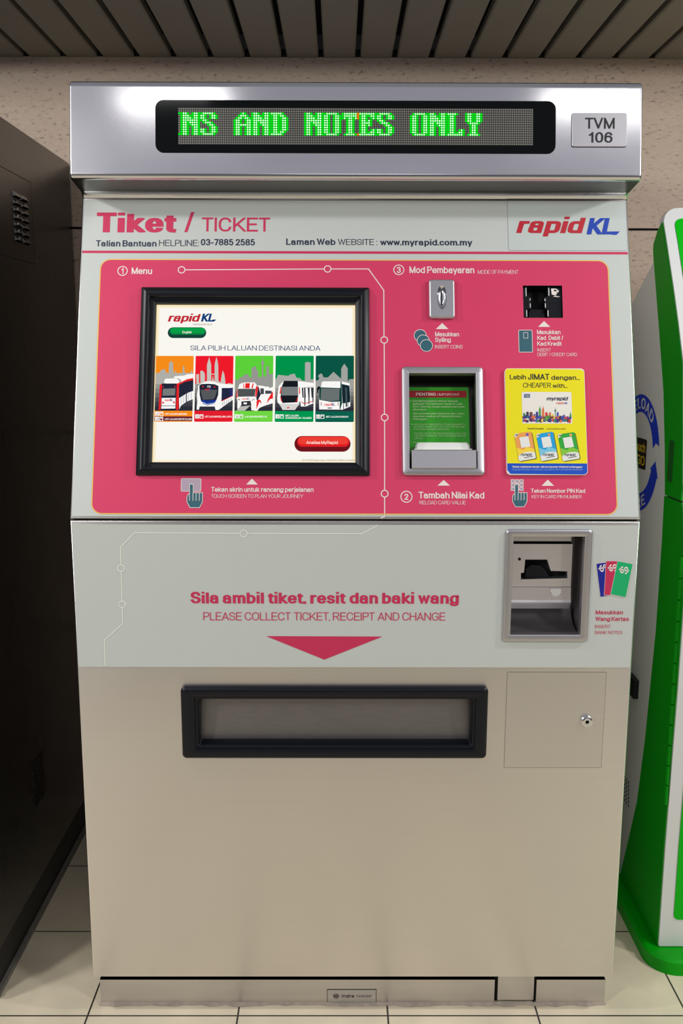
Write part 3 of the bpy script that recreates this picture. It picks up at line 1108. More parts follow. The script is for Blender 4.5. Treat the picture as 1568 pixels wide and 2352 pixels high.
# -- coin slot
def build_coin():
    mb = MB()
    b = B_COIN
    R = lambda d, r: rr(grow(b, d), r, 6)
    c = CON.uv(1013.2, 687)
    el = lambda a, bb: [(c[0] + a * math.cos(2 * math.pi * i / 28), c[1] + bb * math.sin(2 * math.pi * i / 28)) for i in range(28)]
    mb.loft(CON, [(R(0, .005), .001), (R(0, .005), .007), (R(-.0012, .0045), .0095), (R(-.003, .0035), .0104)], STEEL_SATIN)
    mb.flat(CON, R(-.003, .0035), .0104, STEEL_SATIN, [el(.0102, .026)])
    mb.loft(CON, [(el(.0102, .026), .0104), (el(.008, .023), .0078), (el(.005, .019), .0056), (el(.002, .0165), .0045)], CHROME)
    mb.flat(CON, el(.002, .0165), .0045, CHROME)
    p = mb.build('coin_slot', tvm, 'satin steel coin plate', smooth=True)
    mb = MB()
    mb.flat(CON, rect((c[0] - .0013, c[1] - .0155, c[0] + .0013, c[1] + .0165)), .0048, DEEP)
    mb.build('coin_opening', p)


build_coin()

# -- bank card reader in its black opening
def build_cardslot():
    mb = MB()
    b = B_CARD
    mb.loft(CON, [(rect(b), .0012), (rect(b), -.035)], BLACKPL)
    mb.flat(CON, rect(b), -.035, DEEP)
    p = mb.build('card_slot', tvm, 'black card slot')
    sc, ox, oy = 400 / 1568, 930, 630
    fr = CON.shift(-.006)
    q = lambda x0, y0, x1, y1: fr.box(ox + x0 * sc, oy + y0 * sc, ox + x1 * sc, oy + y1 * sc)
    mb = MB()
    ch = q(1100, 95, 1285, 400)
    blk = plain('glossy_black_reader', srgb(14, 15, 20), .18)
    for bx in ((b[0], b[1], ch[0], b[3]), (ch[2], b[1], b[2], b[3])):
        mb.slab(fr, rect(bx), -.028, 0, blk)
    m1 = q(1130, 205, 1255, 300)
    mb.slab(fr, rect((ch[0], m1[1] - .004, m1[0], m1[3])), -.028, .001, blk)
    mb.slab(fr, rect((m1[2], m1[1] - .004, ch[2], m1[3])), -.028, .001, blk)
    mb.slab(fr, rect((m1[0] - .002, b[1], m1[2] + .002, m1[1])), -.028, -.012, blk)
    sl = q(1090, 246, 1372, 254)
    mb.flat(fr, rect((sl[0], sl[1], m1[0], sl[3])), .0013, DEEP)
    mb.flat(fr, rect((m1[2], sl[1], sl[2], sl[3])), .0013, DEEP)
    mb.build('reader_jaws', p, 'glossy black card guide')
    edge = plain('pale_guide_edge', srgb(225, 228, 225), .25)
    for x0, y0, x1, y1 in ((1083, 122, 1091, 200), (1288, 122, 1296, 195), (1120, 220, 1127, 238), (1254, 222, 1262, 242), (1122, 264, 1129, 302), (1257, 264, 1265, 302), (1089, 325, 1097, 384), (1281, 325, 1289, 382)):
        e = q(x0, y0, x1, y1)
        mb = MB()
        mb.slab(fr, rect(e), .0, .0016, edge)
        mb.build('guide_edge', p, 'pale plastic guide edge')
    mb = MB()
    Q = lambda *pts: pxpoly(fr, pts, 0, sc, ox, oy)
    mb.flat(fr, Q((1312, 130), (1345, 128), (1362, 132), (1385, 150), (1380, 165), (1362, 168), (1368, 180), (1345, 190), (1318, 184)), .001, WHITEINK)
    mb.flat(fr, Q((1340, 140), (1358, 142), (1358, 156), (1340, 155)), .0012, BLACKPL)
    mb.flat(fr, Q((1330, 203), (1355, 190), (1360, 197), (1398, 200), (1375, 209), (1350, 204)), .001, WHITEINK)
    mb.build('card_symbol', p, 'white card symbol')


build_cardslot()

# -- card reload pocket
def build_reader():
    mb = MB()
    o, i = CON.box(922, 844, 1110, 1093.5), B_READER
    R = lambda b, d, r: rr(grow(b, d), r, 5)
    mb.loft(CON, [(R(o, 0, .008), .001), (R(o, 0, .008), .006), (R(o, -.0015, .007), .009), (R(o, -.003, .006), .010), (R(i, .001, .001), .010), (R(i, 0, .0008), .009), (R(i, 0, .0008), -.01)], STEEL_SATIN)
    p = mb.build('reload_pocket', tvm, 'satin steel framed card reload pocket', smooth=True)
    mb = MB()
    dark = plain('dark_pocket_liner', srgb(100, 102, 92), .35, 1)
    recess(mb, CON, grow(i, .003), .075, dark, dark, -.008)
    mb.build('pocket_liner', p)
    fr = CON.shift(.010)
    lb = fr.box(945, 1034, 1093, 1077)
    mb = MB()
    e = .0016
    mb.loft(fr, [(rect(lb), -.055), (rect(lb), .004), (rect(grow(lb, -e)), .004 + e)], STEEL_SATIN, cap1=True)
    mb.build('front_lip', p, 'satin steel lip', smooth=False)
    mb = MB()
    f2 = CON.shift(-.006)
    rb = f2.box(953, 1015.5, 1080, 1032)
    n = 10
    pts = rr((rb[0], rb[1] - .004, rb[2], rb[3]), .0105, 6)
    ins = rr((rb[0] + .004, rb[1] - .004, rb[2] - .004, rb[3] - .004), .0075, 6)
    mb.loft(f2, [(pts, -.02), (pts, -.004), (ins, 0)], WHITEPL, cap1=True)
    mb.loft(f2, [(rect((rb[0] - .002, rb[1] - .004, rb[2] + .003, rb[1] + .001)), -.02), (rect((rb[0] - .002, rb[1] - .004, rb[2] + .003, rb[1] + .001)), .002)], WHITEPL, cap1=True)
    mb.build('card_rest', p, 'rounded white plastic card rest', smooth=True)


build_reader()

# -- touch screen
SCR = CON.shift(-.012)


def build_screen():
    a, c, d, e = CON.uv(326, 663.5), CON.uv(846.5, 661), CON.uv(849, 1093), CON.uv(313, 1093)
    o = ((a[0] + e[0]) / 2, (d[1] + e[1]) / 2, (c[0] + d[0]) / 2, (a[1] + c[1]) / 2)
    i = B_SCREEN
    R = lambda b, dd, r: rr(grow(b, dd), r, 3)
    mb = MB()
    mb.loft(CON, [(R(o, 0, .002), .001), (R(o, 0, .002), .005), (R(o, -.009, .001), .014), (R(i, .0125, .001), .014), (R(i, .0105, .001), .012), (R(i, .0095, .001), .004), (R(i, .0015, .001), .002), (R(i, 0, .001), 0), (R(i, 0, .001), -.0125)], BLACKPL)
    mb.build('screen_bezel', tvm, 'black plastic screen surround', smooth=True)
    fr = SCR
    white = glow('screen_white', srgb(249, 247, 239))
    mb = MB()
    mb.flat(fr, rect(grow(i, .003)), 0, white)
    cream = glow('screen_amber_edge', srgb(246, 226, 178))
    cream2 = glow('screen_cream_edge', srgb(248, 238, 212))
    for k, (d1, d2, mt) in enumerate(((.003, -.003, cream), (-.003, -.007, cream2))):
        mb.loft(fr, [(rect(grow(i, d1)), .0001), (rect(grow(i, d2)), .0001)], mt)
    s = mb.build('touch_screen', tvm, 'lit cream touch screen')
    K = .3125
    X, Y = lambda z: 340 + z * K, lambda z: 690 + z * K
    G = {}

    def g(r_, g_, b_):
        key = (r_, g_, b_)
        if key not in G:
            G[key] = glow('screen_%02x%02x%02x' % key, srgb(*key))
        return G[key]
    navy = g(22, 52, 108)
    w = .0003
    mb = MB()
    logo(mb, fr, X(144), X(388), X(388), X(492), Y(156), Y(97), w, g(192, 44, 56), g(16, 60, 120))
    k0, k1, k2 = fr.uv(X(484), Y(156)), fr.uv(X(503), Y(141)), fr.uv(X(470), Y(141))
    mb.polys(fr, [[k0, k1, k2, (k2[0], k0[1])]], w, g(16, 60, 120))
    put(mb, fr, '09/09/2019 18:12', X(330), X(470), Y(183.5), Y(170), g(130, 124, 116), .12, w)
    put(mb, fr, 'SILA PILIH LALUAN DESTINASI ANDA', X(310), X(1265), Y(368), Y(332), navy, .105, w, seg=6)
    put(mb, fr, 'STATION:Pasar Seni TVM:PSRTVM101 v.6.09.24', X(1132), X(1519), Y(1180), Y(1168), g(120, 112, 104), .11, w, seg=3)
    mb.build('screen_lettering', s)

    def pill(name, b, cols, txt, x0, x1, ba, ca, wt):
        mb = MB()
        bb = fr.box(X(b[0]), Y(b[1]), X(b[2]), Y(b[3]))
        h = (bb[3] - bb[1]) / 2
        mb.flat(fr, rr(bb, h * .98, 8), w, g(*cols[0]))
        up = (bb[0] + h * .35, bb[1] + h * .62, bb[2] - h * .12, bb[3] - h * .06)
        hh = (up[3] - up[1]) / 2
        mb.flat(fr, rr(up, hh * .98, 8), w + .0001, g(*cols[1]))
        up = (bb[0] + h * .5, bb[1] + h * .95, bb[2] - h * .3, bb[3] - h * .1)
        hh = (up[3] - up[1]) / 2
        mb.flat(fr, rr(up, hh * .9, 8), w + .0002, g(*cols[2]))
        put(mb, fr, txt, X(x0), X(x1), Y(ba), Y(ca), g(255, 250, 240), wt, w + .0004, seg=4)
        mb.build(name, s)
    pill('language_button', (145, 198, 427, 277), ((22, 64, 56), (10, 132, 66), (8, 158, 70)), 'English', 252, 320, 242, 224, .15)
    pill('card_button', (1075, 997, 1487, 1112), ((110, 20, 28), (222, 32, 36), (236, 62, 50)), 'Analisa MyRapid', 1162, 1393, 1056, 1032, .12)
    # lamp reflex dot on the glass edge is a screen mark of the page footer
    k5 = .19133
    GREY, GREY2, DK = g(176, 174, 168), g(150, 150, 146), g(70, 72, 78)
    ROAD, WH, RED, NV, GL, BLK = g(46, 48, 58), g(248, 247, 244), g(232, 34, 38), g(34, 38, 56), g(92, 96, 98), g(24, 26, 34)

    tiles = []
    # corner points in the two enlargements: zoom origin x, quad (tl, tr, br, bl)
    def tile(ox, q, sky, band, label):
        mb = MB()
        Z = lambda pts: [fr.uv(ox + x * k5, 800 + y * k5) for x, y in pts]
        state = {'w': w}

        def add(pts, mat, lift=.00005):
            state['w'] += lift
            mb.flat(fr, Z(pts), state['w'], mat)
        tl, tr, br, bl = q

        def at(s_, t_):
            xa, xb = tl[0] + (bl[0] - tl[0]) * t_, tr[0] + (br[0] - tr[0]) * t_
            return (xa + (xb - xa) * s_, tl[1] + (bl[1] - tl[1]) * t_)
        r = 10
        body = [(tl[0] + r, tl[1]), (tr[0] - r, tr[1]), (tr[0] - 3, tr[1] + 3), (tr[0], tr[1] + r), (br[0], br[1] - r), (br[0] - 3, br[1] - 3), (br[0] - r, br[1]), (bl[0] + r, bl[1]), (bl[0] + 3, bl[1] - 3), (bl[0], bl[1] - r), (tl[0], tl[1] + r), (tl[0] + 3, tl[1] + 3)]
        add(body, sky)

        def hband(y0, y1, mat):
            t0, t1 = (y0 - tl[1]) / (bl[1] - tl[1]), (y1 - tl[1]) / (bl[1] - tl[1])
            add([at(0, t0), at(1, t0), at(1, t1), at(0, t1)], mat)
        return mb, add, hband, Z, state, at

    def badge(mb, Z, state, x, y, num, mat, col):
        for k, xx in enumerate((x, x + 52)):
            state['w'] += .00005
            mb.flat(fr, Z([(xx, y), (xx + 46, y), (xx + 46, y + 50), (xx, y + 50)]), state['w'], WH)
        state['w'] += .00005
        xx = x + 52
        mb.flat(fr, Z([(xx + 10, y + 8), (xx + 36, y + 8), (xx + 38, y + 36), (xx + 30, y + 44), (xx + 16, y + 44), (xx + 8, y + 36)]), state['w'], col)
        state['w'] += .00005
        mb.flat(fr, Z([(xx + 14, y + 12), (xx + 32, y + 12), (xx + 30, y + 24), (xx + 16, y + 24)]), state['w'], WH)

    def tput(mb, ox, txt, x0, x1, ba, ca, mat, wt, state, seg=3):
        state['w'] += .00005
        put(mb, fr, txt, ox + x0 * k5, ox + x1 * k5, 800 + ba * k5, 800 + ca * k5, mat, wt, state['w'], seg=seg, gap=.08)

    def ground(hband, y0, y1, ytop):
        cols = [(150, 149, 146), (128, 128, 126), (104, 105, 106), (80, 82, 86), (60, 62, 70), (44, 46, 56)]
        n = len(cols)
        for k in range(n):
            hband(ytop + (y1 - ytop) * k / n, y1, g(*cols[k]))

    # --- orange and maroon line
    ox = 340
    mb, add, hband, Z, st, at = tile(ox, ((96, 92), (548, 92), (530, 882), (76, 882)), g(246, 140, 26), None, '')
    add([(92, 320), (92, 298), (130, 298), (150, 270), (180, 250), (200, 252), (215, 280), (225, 300), (245, 300), (252, 180), (268, 158), (285, 155), (300, 180), (304, 298), (320, 298), (322, 270), (336, 270), (338, 300), (415, 292), (416, 225), (426, 212), (436, 225), (437, 292), (510, 298), (514, 268), (526, 268), (530, 298), (544, 300), (544, 520), (88, 520)], GREY)
    ground(hband, 430, 752, 430)
    add([(195, 420), (195, 385), (215, 365), (345, 362), (375, 350), (445, 335), (490, 345), (546, 318), (546, 370), (370, 430), (345, 440)], WH)
    add([(300, 355), (330, 335), (430, 330), (470, 312), (546, 308), (546, 335), (495, 350), (400, 370)], WH)
    add([(345, 362), (358, 360), (400, 385), (395, 408), (365, 425), (380, 395)], g(170, 168, 164))
    add([(345, 425), (380, 415), (470, 372), (543, 358), (543, 385), (440, 405), (372, 440), (366, 742), (340, 742)], RED)
    add([(372, 440), (440, 405), (543, 382), (540, 520), (480, 530), (372, 600)], NV)
    add([(372, 600), (462, 545), (540, 512), (540, 610), (465, 640), (395, 690), (375, 735)], WH)
    for x, y in ((395, 590), (420, 575), (445, 560), (485, 540), (515, 528)):
        add([(x, y), (x + 4, y), (x + 4, y + 82), (x, y + 86)], g(60, 90, 130))
    add([(458, 545), (468, 540), (468, 640), (458, 645)], NV)
    add([(168, 425), (345, 425), (340, 742), (155, 742)], NV)
    add([(140, 450), (168, 425), (162, 580), (152, 735), (125, 740), (130, 700)], RED)
    add([(345, 425), (370, 440), (364, 742), (336, 742)], RED)
    add([(178, 488), (330, 482), (326, 568), (174, 572)], g(120, 122, 122))
    add([(165, 598), (332, 596), (330, 690), (162, 692)], WH)
    add([(160, 698), (330, 696), (328, 725), (160, 728)], WH)
    for cx, cy, r_ in ((182, 655, 12), (313, 652, 12), (180, 465, 8), (324, 463, 8)):
        add([(cx + r_ * math.cos(a * .6283), cy + r_ * math.sin(a * .6283)) for a in range(10)], g(226, 50, 54))
    tput(mb, ox, 'rapid', 198, 266, 634, 606, RED, .22, st)
    tput(mb, ox, 'KL', 266, 298, 634, 606, g(10, 60, 140), .24, st)
    hband(752, 818, g(246, 140, 26))
    hband(820, 874, g(104, 34, 48))
    badge(mb, Z, st, 88, 763, '3', WH, g(246, 140, 26))
    badge(mb, Z, st, 85, 825, '4', WH, g(104, 34, 48))
    tput(mb, ox, '3', 100, 118, 808, 772, g(70, 60, 60), .1, st)
    tput(mb, ox, '4', 97, 117, 868, 834, g(70, 60, 60), .1, st)
    tput(mb, ox, 'LRT LALUAN AMPANG', 203, 466, 800, 777, WH, .2, st)
    tput(mb, ox, 'LRT LALUAN SRI PETALING', 200, 524, 861, 840, WH, .2, st)
    mb.build('route_tile', s, 'orange tile with red and white tram')

    # --- red line
    mb, add, hband, Z, st, at = tile(ox, ((571, 92), (1025, 92), (1012, 882), (554, 882)), g(238, 26, 42), None, '')
    add([(566, 440), (580, 420), (576, 320), (590, 308), (612, 310), (612, 420), (628, 415), (626, 275), (645, 266), (672, 285), (682, 320), (682, 400), (706, 392), (706, 200), (720, 150), (734, 105), (746, 150), (758, 200), (758, 305), (798, 305), (798, 200), (808, 150), (820, 102), (834, 150), (842, 200), (844, 390), (870, 410), (880, 340), (895, 265), (915, 310), (928, 400), (928, 430), (980, 418), (1018, 432), (1018, 520), (562, 520)], g(200, 194, 186))
    add([(758, 316), (798, 316), (798, 390), (790, 390), (777, 325), (766, 390), (758, 390)], g(238, 26, 42))
    ground(hband, 430, 752, 430)
    add([(600, 480), (600, 450), (640, 425), (690, 400), (740, 395), (800, 402), (840, 420), (930, 430), (1020, 435), (1018, 470), (980, 478), (885, 478), (880, 640), (1018, 570), (1016, 620), (930, 680), (850, 740), (810, 742), (800, 700), (620, 700), (610, 740), (582, 735), (590, 640), (585, 560)], WH)
    add([(885, 478), (978, 478), (1018, 478), (1018, 570), (882, 640)], g(34, 38, 66))
    add([(985, 480), (1018, 480), (1018, 572), (985, 588)], g(44, 44, 110))
    add([(880, 632), (1018, 568), (1018, 574), (880, 640)], RED)
    for x, y in ((895, 645), (915, 634), (940, 622), (965, 610), (995, 598)):
        add([(x, y), (x + 5, y - 2), (x + 3, y + 40), (x - 3, y + 48)], g(120, 124, 130))
    add([(616, 450), (640, 432), (720, 428), (800, 434), (846, 455), (842, 560), (820, 622), (795, 665), (710, 680), (640, 650), (620, 560)], NV)
    add([(640, 620), (710, 632), (815, 620), (795, 665), (710, 680), (650, 655)], g(24, 54, 150))
    add([(630, 500), (830, 500), (815, 560), (790, 612), (660, 620), (645, 575)], g(84, 88, 90))
    add([(640, 640), (710, 672), (800, 655), (805, 690), (640, 690)], g(240, 240, 240))
    add([(655, 655), (712, 680), (792, 660), (790, 666), (712, 688), (655, 664)], g(24, 54, 150))
    for cx, cy in ((658, 463), (797, 466)):
        add([(cx + 9 * math.cos(a * .6283), cy + 10 * math.sin(a * .6283)) for a in range(10)], RED)
    tput(mb, ox, '172', 706, 750, 472, 448, WH, .2, st)
    tput(mb, ox, 'rapid', 680, 738, 503, 482, RED, .2, st)
    tput(mb, ox, 'KL', 738, 764, 503, 482, g(30, 80, 180), .2, st)
    hband(752, 872, g(226, 30, 46))
    badge(mb, Z, st, 567, 795, '5', WH, g(226, 30, 46))
    tput(mb, ox, '5', 580, 600, 838, 805, g(70, 60, 60), .1, st)
    tput(mb, ox, 'LRT LALUAN KELANA JAYA', 680, 1004, 831, 809, WH, .2, st)
    mb.build('route_tile', s, 'red tile with twin towers and white train')

    # --- light green line
    mb, add, hband, Z, st, at = tile(ox, ((1047, 90), (1503, 90), (1493, 882), (1034, 882)), g(92, 208, 56), None, '')
    add([(1044, 375), (1092, 375), (1098, 350), (1130, 345), (1160, 312), (1200, 312), (1222, 352), (1240, 350), (1242, 245), (1262, 220), (1295, 218), (1302, 265), (1322, 265), (1322, 345), (1364, 345), (1366, 205), (1356, 190), (1358, 170), (1368, 150), (1372, 92), (1376, 92), (1380, 150), (1392, 170), (1394, 190), (1382, 205), (1386, 342), (1416, 340), (1418, 215), (1450, 212), (1454, 320), (1462, 310), (1498, 308), (1498, 520), (1042, 520)], GREY2)
    ground(hband, 430, 752, 470)
    add([(1300, 445), (1360, 450), (1410, 460), (1450, 462), (1455, 480), (1498, 462), (1498, 660), (1400, 690), (1340, 715), (1310, 752), (1278, 752), (1270, 640)], WH)
    add([(1305, 440), (1330, 470), (1350, 560), (1320, 620), (1300, 620)], NV)
    for x0, x1, y0, y1 in ((1348, 1390, 480, 550), (1406, 1484, 508, 545)):
        add([(x0, y0), (x1, y0 + 4), (x1, y1), (x0, y1 + 4)], g(70, 72, 80))
    add([(1310, 620), (1330, 617), (1350, 625), (1360, 660), (1356, 665), (1335, 640), (1322, 680), (1300, 735), (1302, 640)], RED)
    add([(1490, 525), (1498, 520), (1498, 605), (1465, 610), (1420, 665), (1440, 610)], RED)
    add([(1080, 480), (1098, 430), (1150, 412), (1280, 410), (1306, 445), (1322, 470), (1300, 600), (1280, 750), (1240, 745), (1235, 690), (1110, 690), (1085, 745), (1070, 720), (1072, 640), (1060, 590)], WH)
    add([(1168, 422), (1222, 420), (1218, 482), (1164, 482)], RED)
    add([(1142, 425), (1150, 420), (1155, 482), (1145, 482)], RED)
    add([(1240, 482), (1250, 440), (1260, 420), (1268, 424), (1256, 482)], RED)
    add([(1300, 450), (1322, 470), (1300, 590), (1285, 585), (1290, 490)], RED)
    add([(1080, 490), (1070, 600), (1058, 596), (1066, 520)], RED)
    add([(1080, 488), (1290, 488), (1280, 580), (1076, 584)], g(78, 82, 84))
    add([(1120, 640), (1230, 632), (1240, 690), (1120, 695)], g(50, 52, 56))
    add([(1146, 652), (1186, 652), (1186, 674), (1146, 674)], WH)
    add([(1110, 700), (1230, 688), (1160, 752), (1056, 752)], g(186, 186, 182))
    add([(1075, 610), (1100, 610), (1106, 626), (1080, 622)], g(150, 146, 130))
    add([(1240, 626), (1275, 606), (1276, 618), (1250, 630)], g(150, 146, 130))
    tput(mb, ox, 'rapid', 1125, 1188, 616, 596, RED, .2, st)
    tput(mb, ox, 'KL', 1188, 1220, 616, 596, g(10, 60, 140), .22, st)
    hband(755, 872, g(112, 214, 66))
    badge(mb, Z, st, 1043, 795, '8', WH, g(92, 190, 50))
    tput(mb, ox, '8', 1057, 1078, 838, 805, g(70, 60, 60), .1, st)
    tput(mb, ox, 'LALUAN MONOREL KL', 1160, 1430, 831, 809, WH, .2, st)
    mb.build('route_tile', s, 'light green tile with monorail')

    # --- green line
    ox = 530
    mb, add, hband, Z, st, at = tile(ox, ((538, 90), (995, 90), (990, 884), (527, 884)), g(0, 146, 74), None, '')
    add([(535, 390), (535, 372), (550, 360), (565, 318), (690, 332), (705, 318), (765, 303), (785, 352), (830, 360), (858, 388), (888, 392), (890, 172), (920, 163), (957, 172), (957, 390), (962, 372), (994, 370), (994, 520), (533, 520)], g(170, 170, 166))
    ground(hband, 430, 756, 480)
    add([(806, 395), (900, 405), (985, 415), (994, 425), (992, 660), (900, 700), (840, 700)], WH)
    add([(870, 470), (990, 460), (990, 470), (870, 480)], g(190, 190, 188))
    for x in (852, 878, 922, 962):
        add([(x, 474), (x + 16, 474), (x + 22, 590), (x + 8, 596)], NV)
    for x in (878, 928, 976):
        add([(x, 474), (x + 18, 474), (x + 16, 690 - (x - 878) * .4), (x + 4, 696 - (x - 878) * .4)], g(60, 64, 70))
    add([(840, 630), (860, 650), (880, 662), (990, 632), (990, 640), (880, 672), (855, 658)], g(206, 60, 60))
    add([(575, 455), (600, 425), (640, 395), (806, 392), (850, 450), (840, 620), (800, 690), (770, 742), (620, 742), (600, 690), (560, 650), (556, 600)], WH)
    add([(575, 668), (830, 668), (800, 700), (770, 742), (620, 742), (602, 705)], g(214, 212, 208))
    add([(638, 393), (804, 393), (808, 560), (800, 650), (620, 658), (594, 600), (600, 560), (610, 470)], BLK)
    add([(618, 464), (806, 464), (806, 568), (606, 568)], g(120, 124, 124))
    add([(598, 465), (608, 465), (600, 550), (585, 545)], RED)
    add([(818, 465), (828, 475), (830, 545), (818, 558)], RED)
    add([(597, 585), (606, 588), (610, 625), (622, 645), (612, 648), (600, 625)], RED)
    add([(804, 590), (798, 628), (778, 650), (774, 646), (790, 622), (796, 590)], RED)
    add([(672, 712), (700, 704), (704, 720), (676, 724)], g(220, 70, 60))
    hband(756, 874, g(0, 150, 80))
    badge(mb, Z, st, 537, 795, '9', WH, g(0, 146, 74))
    tput(mb, ox, '9', 552, 573, 838, 805, g(70, 60, 60), .1, st)
    tput(mb, ox, 'MRT LALUAN', 654, 812, 818, 796, WH, .2, st)
    tput(mb, ox, 'SUNGAI BULOH - KAJANG', 654, 968, 847, 825, WH, .2, st)
    mb.build('route_tile', s, 'mid green tile with metro train')

    # --- dark green line
    mb, add, hband, Z, st, at = tile(ox, ((1019, 90), (1477, 90), (1475, 885), (1013, 885)), g(10, 84, 68), None, '')
    add([(1016, 388), (1050, 384), (1062, 350), (1046, 345), (1050, 325), (1075, 303), (1095, 308), (1112, 350), (1165, 350), (1232, 282), (1322, 366), (1324, 245), (1340, 215), (1362, 185), (1384, 215), (1402, 245), (1402, 390), (1416, 388), (1418, 372), (1475, 370), (1475, 520), (1016, 520)], g(160, 162, 158))
    ground(hband, 430, 757, 480)
    add([(1080, 470), (1092, 405), (1110, 398), (1330, 398), (1424, 420), (1436, 600), (1432, 700), (1340, 738), (1060, 735), (1058, 620), (1070, 480)], WH)
    add([(1060, 480), (1075, 470), (1325, 478), (1330, 640), (1200, 645), (1062, 620)], g(16, 64, 56))
    add([(1084, 482), (1305, 482), (1300, 625), (1190, 636), (1076, 618)], g(104, 112, 112))
    add([(1330, 430), (1422, 450), (1434, 600), (1430, 648), (1340, 665), (1334, 560)], g(20, 40, 48))
    add([(1316, 400), (1328, 400), (1334, 660), (1312, 735), (1304, 735), (1314, 560)], g(16, 64, 56))
    add([(1372, 470), (1392, 474), (1398, 700), (1378, 706)], g(70, 84, 88))
    add([(1348, 668), (1356, 668), (1356, 730), (1348, 734)], NV)
    add([(1402, 656), (1408, 656), (1410, 704), (1404, 706)], NV)
    add([(1032, 480), (1050, 458), (1072, 460), (1070, 475), (1052, 500), (1048, 540), (1034, 535)], BLK)
    add([(1160, 714), (1214, 714), (1212, 724), (1162, 724)], NV)
    for cx in (1084, 1288):
        add([(cx - 10, 650), (cx + 10, 650), (cx + 8, 692), (cx - 8, 692)], g(206, 190, 180))
    tput(mb, ox, 'rapid', 1124, 1214, 690, 658, RED, .22, st)
    tput(mb, ox, 'KL', 1212, 1250, 690, 658, g(10, 60, 140), .24, st)
    hband(757, 875, g(12, 96, 76))
    badge(mb, Z, st, 1024, 797, 'B1', WH, g(12, 60, 50))
    tput(mb, ox, 'B1', 1030, 1066, 838, 808, g(70, 60, 60), .1, st)
    tput(mb, ox, 'BRT LALUAN SUNWAY', 1142, 1412, 833, 811, WH, .2, st)
    mb.build('route_tile', s, 'dark green tile with white bus')


build_screen()

